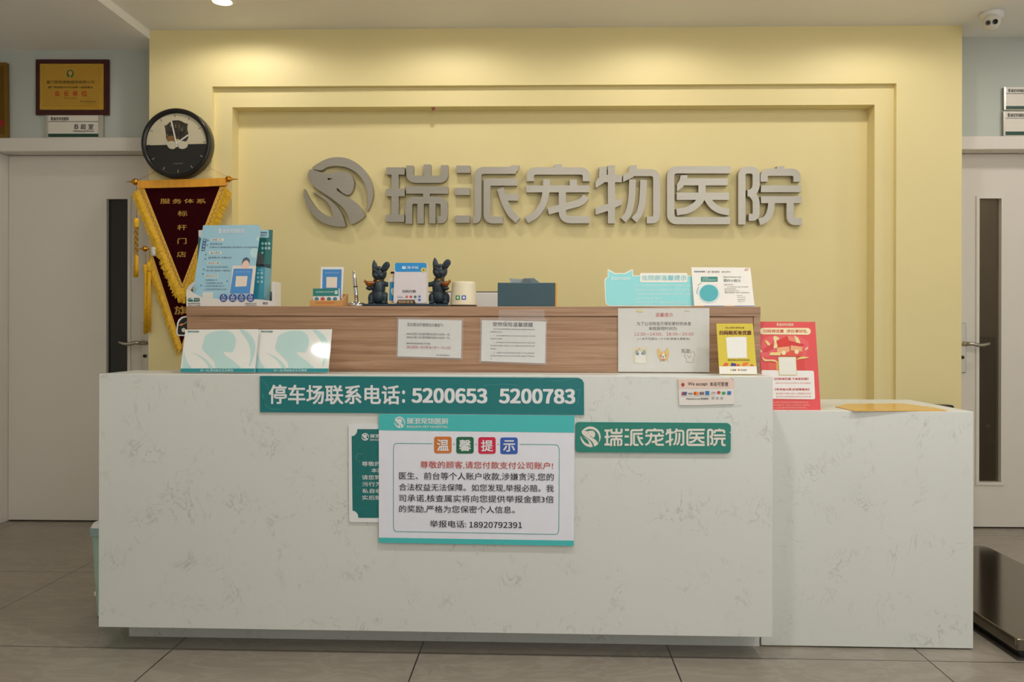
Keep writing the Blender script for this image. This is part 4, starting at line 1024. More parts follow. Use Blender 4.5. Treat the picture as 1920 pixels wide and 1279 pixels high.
for x, y in ((795, 900), (1120, 875)): rb_.ink('gold_coin', [circ(*RC.p(x, y), 4)], CRM, 6)
rink('ribbon', [(320, 600), (370, 590), (460, 680), (400, 715)], (232, 200, 124), 4); rink('ribbon', [(165, 790), (245, 850), (225, 890), (165, 840)], (232, 210, 160), 4); rink('ribbon', [(1330, 810), (1400, 750), (1410, 790), (1345, 835)], (232, 206, 150), 4)
rink('ribbon', [(430, 960), (460, 890), (720, 885), (710, 965)], (236, 206, 130), 6, False)
rink('ribbon', [(245, 980), (330, 1060), (560, 1075), (630, 1135), (480, 1110), (300, 1105)], (232, 200, 140), 5)
rink('ribbon', [(1110, 1085), (1230, 1000), (1430, 1010), (1330, 1045), (1180, 1060)], (232, 200, 124), 5)
rink('box_body', [(400, 1150), (620, 1140), (640, 1330), (420, 1340)], (220, 90, 74), 2, False); rink('box_body', [(1110, 1090), (1320, 1050), (1330, 1340), (1110, 1340)], (214, 66, 60), 2, False)
rink('gold_box_edge', [(605, 1140), (660, 1100), (660, 1360), (610, 1330)], (226, 160, 70), 3, False)
wp = [rlow(235, 150), rlow(262, 122), rlow(1530, 138), rlow(1560, 165), rlow(1592, 830), rlow(1565, 860), rlow(262, 845), rlow(235, 820)]
rb_.ink('white_panel', [RC.poly(wp)], ink(232, 226, 220), 2)
rb_.ink('gold_card_edge', [RC.poly([(655, 1000), (1105, 1000), rlow(1130, 260), rlow(675, 255)])], ink(216, 206, 140), 4)
rb_.ink('white_card', [RC.poly([(672, 1018), (1088, 1018), rlow(1110, 240), rlow(692, 236)])], ink(230, 226, 214), 5)
def rrows(L): return RC.rows([(t, x0, y0 + 1211.8, x1, y1 + 1211.8) for (t, x0, y0, x1, y1) in L])
rb_.text('bold_lettering', rrows([('【扫码领优惠,下单更划算】', 560, 315, 1420, 376), ('【写评抽大奖,好运等着你】', 575, 580, 1440, 642)]), ink(206, 70, 66), 3, .02)
rb_.text('fine_lettering', rrows([('美团大众点评天天领红包,到店领超惠', 585, 432, 1480, 470), ('每位客户写满15字以上带图真实评价', 598, 692, 1492, 738), ('即可参与幸运抽奖,惊喜好礼等你拿', 605, 772, 1492, 812)]), ink(214, 130, 124), 3, .0)
rb_.text('foot_lettering', rrows([('地址:厦门市同安区环城南路宠物医院', 480, 918, 1420, 960), ('0592(医疗) 0592-5200653 (前台)', 500, 985, 1455, 1032), ('以上活动最终解释权归本院所有', 520, 1052, 1360, 1092)]), ink(238, 176, 158), 3, .0)

# yellow folder lying on the low desk
zf = ZD
def on_desk(px, py): p = at_z(px, py, zf); return (p.x, p.y)
fp = [on_desk(*q) for q in ((1588, 758.5), (1690, 757.8), (1748, 765), (1776, 771.2), (1600, 771.4), (1566, 763.5))]
fo = thing('yellow_folder', 'translucent orange yellow folder lying on top of the low desk', 'folder', (fp[0][0], fp[0][1] - .05, zf))
cx_, cy_ = fp[0][0], fp[0][1] - .05
mb = MB(); mb.flat([(x, y) for x, y in fp], 0)
fr_v = [(x - cx_, y - cy_, .0008) for (x, _, y) in mb.v]
m2 = MB().add([(x, y, .0004) for x, y, z in fr_v] , mb.f).add([(x, y, .0030) for x, y, z in fr_v], mb.f)
k_ = len(fp)
for i in range(k_): m2.f.append((i, (i + 1) % k_, (i + 1) % k_ + k_, i + k_))
m2.obj('cover', mat('orange_yellow_plastic', (226, 168, 62), .22, var=.03, coat=.5), fo)

# black box on the foot of the yellow wall beyond the low desk
u0, z1_ = wuz(1700, 759.5, .30); u1, _ = wuz(1791, 760, .30)
db = wall_thing('display_box', 'black rounded box on the yellow wall peeping over the right end of the low desk', 'box', (u0 + u1) / 2, .235, z1_ - .16)
wd2 = (u1 - u0) / 2
MB().box(-wd2, wd2, -.065, 0, 0, .16).obj('housing', mat('black_plastic', (24, 22, 20), .28), db, bevel=.012, seg=4)
MB().box(-wd2 + .02, wd2 - .02, -.0665, -.0655, .05, .13).obj('screen', mat('grey_screen', (70, 78, 74), .15), db)
for k in range(3): MB().box(-.06 + k * .045, -.03 + k * .045, -.068, -.0655, .015, .032).obj('button', mat('grey_button', (90, 90, 88), .4), db, bevel=.001)

# ================================================================== on the wooden top
def blob(parts, voxel=.0016, it=6):
    """one smooth skin grown over overlapping round forms"""
    mb = MB()
    for p in parts:
        if p[0] == 'ball': mb.ball(p[1], p[2], 20, 14, p[3] if len(p) > 3 else None)
        else: mb.tube(p[1], p[2], 14)
    me = bpy.data.meshes.new('t'); me.from_pydata(mb.v, [], mb.f); me.update()
    o = bpy.data.objects.new('t', me); COL.objects.link(o)
    r = o.modifiers.new('r', 'REMESH'); r.mode = 'VOXEL'; r.voxel_size = voxel
    sm = o.modifiers.new('s', 'SMOOTH'); sm.iterations = it; sm.factor = .5
    dg = bpy.context.evaluated_depsgraph_get(); dg.update()
    out = bpy.data.meshes.new_from_object(o.evaluated_get(dg))
    bpy.data.objects.remove(o); bpy.data.meshes.remove(me)
    return out
RX = lambda d: Matrix.Rotation(math.radians(d), 4, 'X')
RY = lambda d: Matrix.Rotation(math.radians(d), 4, 'Y')
RZ = lambda d: Matrix.Rotation(math.radians(d), 4, 'Z')
RESIN = mat('slate_teal_resin', (38, 52, 60), .42, var=.12, scale=60)
COPP = mat('copper_glaze', (170, 104, 52), .3, metal=.6, var=.06, scale=50)
GLSS = mat('black_sunglasses', (14, 13, 13), .08)
YT = 2.785; UQ = .00187
tray_p = at_y(752, 574.4, YT)
orn = thing('dog_ornament', 'dark teal resin ornament of two sitting bulldogs in sunglasses on one long tray', 'ornament', (tray_p.x, YT, ZT))
tl = at_y(684.5, 570, YT).x - tray_p.x; tr_ = at_y(842.5, 570, YT).x - tray_p.x
MB().prism([(x, z) for x, z in arc(tr_ - .012, 0, .012, -90, 90, 1)][:0] + [(tl, 0), (tr_, 0), (tr_, .0105), (tl, .0105)], -.055, .05).obj('tray', RESIN, orn, bevel=.004, seg=3)
def dog(px, side, dz, head_dx, name):
    """side: -1 holds the bowl at the left of the photo, +1 at the right"""
    k = UQ; bx_ = at_y(px, 569, YT).x - tray_p.x
    D = bpy.data.objects.new('bulldog', None); COL.objects.link(D); D.parent = orn; D.location = (bx_, 0, .0100)
    D['label'] = name
    S = lambda x, y, z: (x * k, y * k, z * k)
    R = lambda a, b_, c_: (a * k, b_ * k, c_ * k)
    hz = 58 + dz; hx = head_dx
    P_ = [('ball', S(0, 0, 16), R(14, 13, 17)), ('ball', S(0, -1, 30), R(13, 12, 18.5)), ('ball', S(0, 0, 42), R(11, 9.5, 8)),
          ('ball', S(-13.5, 0, 11), R(6.5, 10, 12)), ('ball', S(13.5, 0, 11), R(6.5, 10, 12)),
          ('ball', S(-12.5, -11, 3), R(5.2, 8, 3.8)), ('ball', S(12.5, -11, 3), R(5.2, 8, 3.8)),
          ('tube', [S(0, 0, 40), S(hx * .6, -1, 50), S(hx, -1, hz)], [9 * k, 8.5 * k, 9 * k]),
          ('tube', [S(side * 7, -3, 40), S(side * 13, -8, 31), S(side * 15, -15, 29)], [5.2 * k, 4.6 * k, 4.2 * k]),
          ('ball', S(side * 15.2, -17, 29.5), R(5.6, 5.5, 3.4)),
          ('tube', [S(-side * 7, -1, 40), S(-side * 14, -2, 38), S(-side * 21, -2, 37)], [5.4 * k, 4.8 * k, 4.4 * k]),
          ('ball', S(hx, 0, hz), R(14, 12.5, 14)), ('ball', S(hx, -9, hz - 2), R(9, 6, 6.5)), ('ball', S(hx - 4.5, -11, hz - 4), R(5, 5, 5)), ('ball', S(hx + 4.5, -11, hz - 4), R(5, 5, 5)),
          ('ball', S(hx - .5, -14.2, hz + .6), R(3.0, 2.4, 2.0)), ('ball', S(hx, -8, hz - 8.5), R(6.5, 5, 4))]
    link('body', blob(P_, .0015, 3), RESIN, D, smooth=True)
    e1 = blob([('ball', S(0, 0, 5), R(5.2, 2.8, 10)), ('ball', S(-.6, 0, 10.5), R(2.8, 2.0, 7))], .0011, 2)
    ea = link('ear', e1, RESIN, D, smooth=True); ea.location = S(hx - 8.8, 1, hz + 8.2); ea.rotation_euler = (0, math.radians(-3), math.radians(18))
    e2 = blob([('ball', S(0, 0, 6), R(6.8, 2.8, 10)), ('ball', S(1, 0, 10), R(6.6, 2.5, 7.4))], .0011, 2)
    eb = link('ear', e2, RESIN, D, smooth=True); eb.location = S(hx + 8.6, 1, hz + 6.8); eb.rotation_euler = (0, math.radians(27), math.radians(-14))
    # sunglasses pushed against the brow
    G = bpy.data.objects.new('sunglasses', None); COL.objects.link(G); G.parent = D
    for sx in (-1, 1):
        MB().ball(S(hx + sx * 6.6, -9.6, hz + 5.6), R(5.2, 1.6, 3.9), 20, 12, RZ(-sx * 24)).obj('lens', GLSS, G, smooth=True)
        MB().tube([S(hx + sx * 11, -7.8, hz + 6.2), S(hx + sx * 13.6, 0, hz + 6)], .9 * k, 8).obj('temple', GLSS, G, smooth=True)
    MB().tube([S(hx - 3, -11, hz + 6.8), S(hx, -11.4, hz + 7.4), S(hx + 3, -11, hz + 6.8)], 1.0 * k, 8).obj('bridge', GLSS, G, smooth=True)
    m_ = MB(); pts = [S(hx * .4 + 10.2 * math.cos(a * PI / 12), -1 + 9.8 * math.sin(a * PI / 12), 46.5 + dz * .4 + 1.6 * math.sin(a * PI / 12)) for a in range(25)]
    m_.tube(pts, .6 * k, 8, cap=False).obj('collar', mat('antique_gold', (150, 112, 52), .3, metal=.8), D, smooth=True)
    MB().ball(S(hx * .4, -12.0, 43.2 + dz * .4), R(2.2, 1.0, 2.0), 14, 10).obj('pendant', GOLD, D, smooth=True)
    bw = MB().lathe([(.0005, 0), (3.6 * k, .3 * k), (6.6 * k, 3.2 * k), (8.4 * k, 7.2 * k), (9.3 * k, 9.6 * k), (8.6 * k, 9.8 * k), (7.6 * k, 7.2 * k), (5.6 * k, 3.8 * k), (.0005, 1.6 * k)], 28).obj('bowl', COPP, D, smooth=True)
    bw.location = S(side * 14.2, -16, 32); bw.rotation_euler = (math.radians(10), math.radians(-side * 6), 0)
    tip = MB().ball(S(side * 8.7, 0, 9.8), R(2.2, 1.6, 3.4), 12, 8).obj('lip', COPP, bw, smooth=True)
    return D
dog(710, -1, 0, 1.2, 'bulldog holding its copper bowl at the left')
dog(823.5, 1, 4.5, 1.6, 'bulldog with lifted head holding its copper bowl at the right')
pq_ = Board('x', '', '', (744, 569), Y=YT - .0545, parent=None)
bpy.data.objects.remove(pq_.root); pq_.root = bpy.data.objects.new('plaque', None); COL.objects.link(pq_.root); pq_.root.parent = orn
pq_.root.location = pq_.O - Vector((tray_p.x, YT, ZT))
pq_.sheet('block', [(743.5, 569.8), (779, 569.8), (776.5, 562.2), (746.5, 562.2)], mat('bronze_plaque', (72, 52, 36), .4, metal=.4), .006, bevel=.001)
pq_.text('lettering', [('招财进宝', 747, 563.4, 775, 568.6)], ink(206, 178, 130), 1, .012)

# payment sign between the dogs, with a card box behind it
LK = Crop(670, 480, 12.792)
lk = Board('payment_sign', 'white payment sign with a bright blue head standing between the two bulldogs', 'sign', (739, 568.4), Y=YT - .0465, tilt=math.radians(3.5))
lk.O  # stands in the tray
lk.sheet('panel', LK.poly(rrect(865, 165, 1655, 1136, 40)[:0] + [(925, 165), (1620, 165), (1660, 200), (1652, 1095), (1620, 1129), (900, 1129), (865, 1095), (895, 205)]), ink(214, 206, 206), .004)
lk.ink('blue_head', [LK.poly([(925, 166), (1620, 166), (1660, 200), (1657, 378), (930, 380), (905, 345), (905, 200)])], ink(36, 140, 204), 1)
lk.text('heading', LK.rows([('拉卡拉', 1200, 245, 1465, 308)]), ink(236, 236, 240), 2, .016)
lk.ink('brand_mark', [LK.poly([(1080, 250), (1110, 245), (1115, 280), (1165, 282), (1165, 308), (1075, 308)])], ink(236, 236, 240), 2)
lk.ink('brand_mark', [LK.poly([(1125, 245), (1165, 250), (1160, 272), (1130, 270)])], ink(236, 236, 240), 2)
for k in range(6):
    a = k * 60
    cx2, cy2 = 1590 + 42 * math.cos(math.radians(a)), 335 + 34 * math.sin(math.radians(a))
    lk.ink('flower_petal', [LK.poly(circ(cx2, cy2, 28, 24))], ink(222, 206, 96), 2)
lk.ink('flower_centre', [LK.poly(circ(1590, 338, 16, 18))], ink(60, 46, 30), 3)
lk.text('lettering', LK.rows([('扫码付款', 1080, 815, 1410, 884)]), ink(64, 60, 62), 1, .012)
for x, y, c in ((1185, 980, (206, 110, 104)), (1285, 980, (196, 70, 76)), (1388, 980, (60, 110, 104)), (1490, 975, (90, 130, 184)), (1490, 1055, (66, 110, 176))):
    lk.ink('card_mark', [LK.poly(rrect(x - 30, y - 28, x + 30, y + 28, 12))], ink(*c), 1)
lk.ink('bank_rule', [LK.poly(rect(965, 985, 1095, 998))], ink(110, 120, 150), 1); lk.ink('bank_rule', [LK.poly(rect(950, 958, 1060, 964))], ink(160, 164, 180), 1); lk.ink('bank_rule', [LK.poly(rect(1370, 1042, 1420, 1050))], ink(120, 116, 120), 1)
lk.sheet('back_panel', [(741, 568.3), (802.5, 568.5), (801.8, 497), (744, 497)], mat('cream_acrylic', (222, 212, 186), .3), .0125, .008)

bxk = Board('card_box', 'slim cream box with a blue panel and black cap tucked behind the payment sign', 'box', (726.5, 568), Y=YT - .0255)
bxk.sheet('body', [(726.5, 568), (752, 568), (752, 513.3), (729, 513.3)], mat('cream_card', (220, 202, 156), .4), .010, bevel=.002)
bxk.ink('blue_panel', [LK.poly([(760, 1070), (980, 1070), (980, 625), (778, 625)])], ink(40, 142, 196), 1)
bxk.ink('white_shape', [LK.poly(spline([(820, 790), (870, 770), (900, 850), (880, 950), (835, 930), (810, 850)], 4))], ink(222, 220, 210), 2)
bxk.ink('white_panel', [LK.poly([(775, 520), (980, 520), (980, 610), (770, 610)])], ink(224, 214, 202), 1)
bxk.sheet('cap', [(731.5, 513.2), (740, 513.2), (738.5, 509.3), (733, 509.3)], BLK, .009, .001, bevel=.002)

# cream payment speaker
cpx0 = at_y(869.5, 573, 2.762)
cs = thing('payment_speaker', 'cream bucket shaped payment speaker with green and blue marks right of the bulldogs', 'speaker', (cpx0.x, 2.762, ZT))
pxm = 2.775 / F
CREAM = mat('cream_plastic', (226, 214, 184), .4, var=.01)
MB().lathe([(.0005, .0), (24.6 * pxm, .0), (25 * pxm, .004), (23.5 * pxm, .006), (.0005, .006)], 40).obj('base', mat('dark_brown_plastic', (58, 40, 28), .4), cs, smooth=True)
MB().lathe([(.0005, .006), (25.6 * pxm, .0062), (25.8 * pxm, .009), (24.4 * pxm, 16 * pxm), (22.0 * pxm, 42 * pxm), (21.6 * pxm, 46.0 * pxm), (21.0 * pxm, 47 * pxm), (.0005, 47 * pxm)], 48).obj('shell', CREAM, cs, smooth=True)
for x0, x1, c, d in ((856.5, 864.8, (52, 150, 80), 1), (868, 876, (58, 96, 172), 2)):
    r_ = 24.1 * pxm
    def cyl(px, py):
        xx = (px - 869.5) * pxm; zz = (573.4 - py) * pxm + .001
        rr = (25.0 - (zz / pxm - 12) * .092) * pxm + .0006
        return (xx, -math.sqrt(max(1e-6, rr * rr - xx * xx)), zz)
    vs = []; fs = []
    for i in range(5):
        for j in range(2): vs.append(cyl(x0 + (x1 - x0) * i / 4, (553 if j else 561)))
    for i in range(4): fs.append((i * 2, i * 2 + 2, i * 2 + 3, i * 2 + 1))
    MB().add(vs, fs).obj('pay_mark', ink(*c), cs)
    wv = [cyl(x0 + (x1 - x0) * (.5 + .28 * math.cos(a * PI / 6)), 557 + 2.2 * math.sin(a * PI / 6)) for a in range(12)]
    MB().add([(x, y - .0004, z) for x, y, z in wv], [tuple(reversed(range(12)))]).obj('pay_symbol', WHT, cs)

# teal tissue box with a grey bow
YB = 2.74
ta, tb = at_y(933, 575, YB), at_y(1041, 530, YB)
tbx = thing('tissue_box', 'dark teal leather tissue box with a grey bow on top of the wooden upstand', 'box', ((ta.x + tb.x) / 2, YB, ZT))
hw = (tb.x - ta.x) / 2; hh = tb.z - ZT
LEA = mat('teal_leather', (58, 84, 92), .42, var=.05, scale=90, bump=.05, bscale=300)
MB().box(-hw, hw, 0, .12, 0, hh).obj('body', LEA, tbx, bevel=.002)
def bow(name, pts, y0, y1, c): 
    q = [(at_y(px, py, YB + .05).x - tbx.location.x, at_y(px, py, YB + .05).z - ZT) for px, py in pts]
    return MB().prism(q, y0, y1).obj(name, mat(name + '_grey_satin', c, .35, var=.12, scale=60), tbx, bevel=.0015)
bow('bow_loop', [(955.5, 521.8), (962, 523), (983, 524), (983, 531.5), (958, 531.5)], .04, .075, (150, 156, 156))
bow('bow_knot', [(980, 523.5), (986, 522.3), (994, 523), (996, 531.5), (979, 531.5)], .035, .08, (96, 108, 112))
bow('bow_tail', [(991, 522), (1001, 521.8), (1013.5, 531.5), (991, 531.5)], .04, .075, (112, 124, 128))
e_ = at_y(1044.5, 530, YB).x - tbx.location.x
MB().box(hw + .0002, e_, .004, .116, 0, hh - .001).obj('side_panel', mat('orange_leather', (222, 160, 60), .45, var=.04), tbx, bevel=.0008)

# monitor standing on the desk behind
YM = 3.3
m0, m1 = at_y(752, 547, YM), at_y(985, 600, YM)
mo = thing('monitor', 'white backed computer monitor showing its top edge behind the cream speaker', 'monitor', ((m0.x + m1.x) / 2, YM, .75))
mh = m0.z - .75; mw = (m1.x - m0.x) / 2
MB().box(-mw, mw, 0, .022, .12, mh - .003).obj('back_shell', mat('monitor_white', (232, 228, 222), .4), mo, bevel=.003)
MB().box(-mw - .002, mw + .002, .022, .034, .115, mh + .002).obj('screen_frame', BLK, mo, bevel=.002)
MB().box(-.04, .04, -.03, -.001, .012, .22).obj('stand', mat('monitor_white', (232, 228, 222), .4), mo, bevel=.004)
MB().box(-.11, .11, -.1, .1, 0, .012).obj('foot', mat('monitor_white', (232, 228, 222), .4), mo, bevel=.004)

# bamboo holder with cards, the blue card and the pen
BAM = mat('bamboo', (204, 148, 84), .45, var=.08, scale=10, stretch=(2, 10, 30))
YH = 2.712
h0, h1_ = at_y(580.5, 574, YH), at_y(641.5, 574, YH)
hd_ = thing('card_holder', 'small bamboo card holder with slanted sides at the left of the wooden top', 'holder', ((h0.x + h1_.x) / 2, YH, ZT))
w_ = (h1_.x - h0.x) / 2; fz = at_y(610, 563.3, YH).z - ZT; bz = at_y(650, 551.5, YH + .085).z - ZT
MB().box(-w_, w_, 0, .006, .001, fz).obj('front_wall', BAM, hd_, bevel=.0008)
MB().box(-w_, w_, .080, .086, .001, bz).obj('back_wall', BAM, hd_, bevel=.0008)
for sx in (-1, 1):
    x0, x1 = (w_ - .006, w_) if sx > 0 else (-w_, -w_ + .006)
    v = [(x, y, z) for x in (x0, x1) for (y, z) in ((.0062, .001), (.0798, .001), (.0798, bz), (.0062, fz))]
    MB().add(v, [(0, 1, 2, 3), (7, 6, 5, 4), (0, 4, 5, 1), (1, 5, 6, 2), (2, 6, 7, 3), (3, 7, 4, 0)]).obj('side_wall', BAM, hd_, bevel=.0006)
for yy, zz in ((.030, fz + (bz - fz) * .32), (.056, fz + (bz - fz) * .65)):
    MB().box(-w_ + .0062, w_ - .0062, yy, yy + .004, .004, zz).obj('divider', BAM, hd_)
MB().box(-w_ + .0062, w_ - .0062, .0062, .0798, .001, .004).obj('floor', BAM, hd_)
hb = Board('x', '', '', (580.5, 574), Y=YH, parent=hd_); hb.root = bpy.data.objects.new('front_print', None); COL.objects.link(hb.root); hb.root.parent = hd_; hb.root.location = hb.O - hd_.location
hb.text('lettering', [('瑞派宠物医院', 592, 566, 627, 569.6)], ink(206, 116, 70), 1)
HC = Crop(570, 490, 12.792)
def stand_in(name, label, cat, px, py, dy, tilt): 
    b = Board(name, label, cat, (px, py), Y=YH + dy, tilt=math.radians(tilt)); return b
bc = stand_in('business_card', 'stack of teal headed business cards in the front slot of the bamboo holder', 'card', 587, 571, .011, 8)
bc.sheet('card_stack', HC.poly([(215, 655), (840, 650), (850, 1030), (215, 1030)]), ink(222, 218, 210), .010)
bc.ink('teal_head', [HC.poly([(215, 655), (830, 650), (832, 832), (216, 840)])], ink(34, 120, 112), 1)
bc.text('lettering', HC.rows([('瑞派宠物医院 连锁 官方预约', 285, 716, 715, 756)]), ink(200, 224, 218), 2)
for x, c in ((305, (80, 120, 130)), (450, (190, 70, 62)), (600, (72, 116, 100)), (745, (80, 116, 136))): bc.ink('round_icon', [HC.poly(circ(x, 905, 52, 46))], ink(*c), 2)
bc.ink('white_patch', [HC.poly(rrect(735, 700, 812, 790, 20))], ink(180, 206, 200), 2)
bl = stand_in('blue_card', 'white edged blue card leaning in the rear slot of the bamboo holder', 'card', 602, 571, .0365, 7)
bl.sheet('card', HC.poly([(410, 135), (955, 135), (915, 1010), (380, 1010)]), ink(224, 220, 214), .002)
bl.ink('blue_panel', [HC.poly([(450, 195), (905, 195), (880, 1005), (430, 1005)])], ink(62, 130, 190), 1)
bl.ink('white_card', [HC.poly([(540, 378), (798, 378), (792, 635), (535, 635)])], ink(222, 208, 190), 2)
bl.text('lettering', HC.rows([('添加医生企业微信', 500, 262, 852, 290)]), ink(170, 200, 224), 2)

CHR = mat('chrome', (214, 212, 210), .06, metal=1.0, var=0)
pp = at_y(668.5, 575, 2.745)
pen = thing('pen_stand', 'chrome counter pen leaning in its round chrome base left of the bulldogs', 'pen', (pp.x, 2.745, ZT))
q_ = 2.76 / F * 1.08
MB().lathe([(.0005, 0), (14.5 * q_, 0), (15.6 * q_, 2 * q_), (15 * q_, 5 * q_), (11 * q_, 8.2 * q_), (5 * q_, 10 * q_), (.0005, 10.4 * q_)], 36).obj('base', CHR, pen, smooth=True)
pt = MB().tube([(0, 0, 8 * q_), (-1.0 * q_, 0, 24 * q_), (-3.6 * q_, .0, 50 * q_), (-5.2 * q_, 0, 61 * q_), (-5.4 * q_, 0, 62.5 * q_)], [3.2 * q_, 3.6 * q_, 3.2 * q_, 2.0 * q_, 1.2 * q_], 16).obj('pen', CHR, pen, smooth=True)
MB().tube([(-1.9 * q_, 0, 34 * q_), (-2.1 * q_, 0, 36 * q_)], [3.8 * q_, 3.8 * q_], 16).obj('ring', mat('dark_metal', (60, 56, 50), .4, 1.0), pt, smooth=True)

# leaflet stand at the left end
BC2 = Crop(340, 490, 10.667); BC1 = Crop(340, 410, 10.667)
YS = 2.722
CLR = mat('white_acrylic', (220, 216, 208), .25, var=.01)
hs = Board('leaflet_stand', 'white leaflet stand at the left end of the wooden top', 'stand', (349.6, 574.6), Y=YS)
hs.O.z = hs.O.z
hs.sheet('front_pocket', BC2.poly([(100, 902), (100, 560), (180, 600), (250, 640), (420, 720), (750, 752), (1120, 752), (1470, 758), (1640, 770), (1780, 790), (1811, 796), (1811, 902)]), CLR, .003)
hs.sheet('right_side', BC2.poly([(1812, 902), (1812, 405), (1862, 405), (1862, 902)]), CLR, .07, .0005)
hs.sheet('left_side', BC2.poly([(100, 900), (100, 560), (130, 505), (180, 450), (262, 392), (250, 470), (180, 560), (130, 900)]), mat('grey_acrylic', (196, 196, 196), .3), .0065, .0035)
hs.sheet('back_plate', [(352, 574), (513, 574), (511, 545), (360, 545)], mat('grey_acrylic', (196, 196, 196), .3), .0775, .074)
hs.ink('green_badge', [BC2.poly(rrect(132, 735, 370, 808, 26))], ink(24, 96, 84), 1)
hs.text('badge_lettering', BC2.rows([('4', 196, 690, 262, 800)]), ink(214, 222, 214), 2, .02)
hs.text('badge_small', BC2.rows([('宠物', 138, 745, 192, 775), ('年陪伴', 272, 752, 356, 785)]), ink(196, 214, 204), 2, .01)
hs.text('lettering', BC2.rows([('瑞派宠物医院欢迎您', 134, 832, 375, 856), ('关爱每一个小生命健康', 130, 874, 378, 890), ('扫码关注公众号', 1275, 834, 1505, 862), ('了解更多优惠活动', 1275, 876, 1505, 890), ('微信', 1630, 815, 1730, 865)]), ink(96, 100, 120), 1, .01)
for i, (x, t1, t2) in enumerate(((847, '门诊', '预约'), (1030, '健康', '咨询'), (1205, '在线', '问诊'), (1385, '免费', '领取'))):
    g = hs.ink('blue_badge', [BC2.poly(circ(x, 732, 79, 82))], ink(58, 84, 152), 2)
    hs.text('badge_text', BC2.rows([(t1, x - 42, 700, x + 42, 738)]), ink(214, 220, 232), 3, .02, parent=g)
    hs.text('badge_text', BC2.rows([(t2, x - 42, 752, x + 42, 790)]), ink(214, 220, 232), 3, .02, parent=g)
    hs.ink('badge_icon', [BC2.poly(circ(x, 678, 16))], ink(190, 202, 226), 3, parent=g)
# the pale blue price sheet leaning back in the stand
pb = Board('price_sheet', 'pale blue price sheet leaning in the front of the leaflet stand', 'leaflet', (361, 556), Y=YS + .012, tilt=math.radians(17))
LB = ink(150, 190, 204); DBL = ink(84, 100, 114); CRW = ink(216, 216, 204)
pb.sheet('sheet', [(357.5, 571), (469, 571), (488.8, 429), (487.5, 424.5), (483, 421.8), (381, 422.5)], LB, .0025)
def b1(L): return BC1.rows(L)
def bb2(L): return BC2.rows(L)
pb.brand(*BC1.p(742, 195), *BC1.p(1268, 298), ink(214, 222, 226), 2)
for y0, y1, x0, x1, cr in ((395, 450, 590, 850, BC1), (660, 712, 553, 806, BC1), (868, 915, 524, 776, BC1), (272, 322, 476, 738, BC2)):
    pb.ink('cream_label', [cr.poly([(x0 + 6, y0), (x1, y0), (x1 - 6, y1), (x0, y1)])], CRW, 1)
sk = 60 * 10.667 / 1e3
pb.text('lettering', b1([('普通门诊', 622, 404, 808, 442, 0, -4), ('挂号费10元', 580, 488, 828, 530, 0, -6), ('诊费20元,(根据病情/诊断/医护人员,检查另算)', 568, 558, 1535, 596, 0, -6), ('复诊病例', 588, 668, 776, 706, 0, -4), ('挂号费5元 诊费10元', 545, 762, 1012, 802, 0, -6), ('夜间急诊费', 540, 874, 762, 908, 0, -4)])
        + bb2([('22:00-23:59 50元', 512, 98, 940, 136, 0, -6), ('00:00-8:00 100元', 498, 170, 985, 206, 0, -6), ('基础耗材费', 492, 280, 722, 312, 0, -4), ('注射器2元/个', 482, 362, 730, 394, 0, -4), ('一次性尿垫:12元/包', 470, 422, 838, 456, 0, -6), ('一次性检查套:2元/个', 460, 480, 874, 514, 0, -6), ('一次性纯棉手套:2元/副', 452, 545, 905, 578, 0, -6)]), DBL, 2, .0)
for i, t in enumerate('就诊须知'):
    y = 402 + i * 62; x = 434 - i * 9
    g = pb.ink('navy_tag', [BC1.poly([(x, y), (x + 72, y), (x + 64, y + 60), (x - 8, y + 60)])], ink(44, 88, 128), 1)
    pb.text('tag_lettering', b1([(t, x + 10, y + 10, x + 56, y + 50)]), ink(206, 222, 232), 2, .01, parent=g)
pb.ink('pale_bubble', [BC1.poly([(1562, 352), (1540, 352), (1512, 370), (1500, 400), (1506, 428), (1524, 447), (1549, 452)])], ink(176, 206, 206), 1)
pb.ink('pale_bubble', [BC1.poly([(1526, 606), (1490, 592), (1440, 594), (1395, 622), (1372, 670), (1376, 720), (1400, 765), (1450, 788), (1500, 778)])], ink(176, 206, 206), 1)
for cr, x, y in ((BC1, 530, 440), (BC1, 520, 532), (BC1, 492, 720), (BC1, 480, 810), (BC2, 450, 165), (BC2, 434, 252), (BC2, 398, 484), (BC2, 920, 400)): pb.ink('small_dot', [circ(*cr.p(x, y), 1.4)], ink(70, 120, 150), 2)
# drawn phone, its holder and a plain round head
pb.ink('phone_frame', [BC2.poly([(1030, 90), (1500, 90), (1440, 660), (960, 660)])], ink(218, 206, 192), 2)
pb.ink('phone_screen', [BC2.poly([(1052, 150), (1432, 150), (1372, 648), (972, 648)])], ink(66, 134, 194), 3)
pb.ink('white_card', [BC2.poly([(1100, 300), (1330, 300), (1306, 505), (1080, 512)])], ink(220, 206, 186), 4)
pb.text('phone_lettering', bb2([('添加医生企业微信', 1090, 200, 1385, 232, 0, -4)]), ink(150, 186, 220), 4)
pb.ink('drawn_head', [BC1.poly(spline([(1225, 890), (1290, 840), (1350, 860), (1355, 925), (1330, 1000), (1235, 1000), (1215, 930)], 4))], ink(226, 186, 170), 3)
pb.ink('drawn_hair', [BC1.poly(spline([(1220, 880), (1250, 800), (1320, 780), (1370, 830), (1358, 900), (1340, 850), (1290, 830), (1245, 870), (1222, 915)], 4))], ink(70, 86, 94), 4)
pb.ink('white_foot_card', [BC2.poly([(430, 620), (640, 620), (632, 750), (424, 750)])], ink(206, 204, 192), 1)
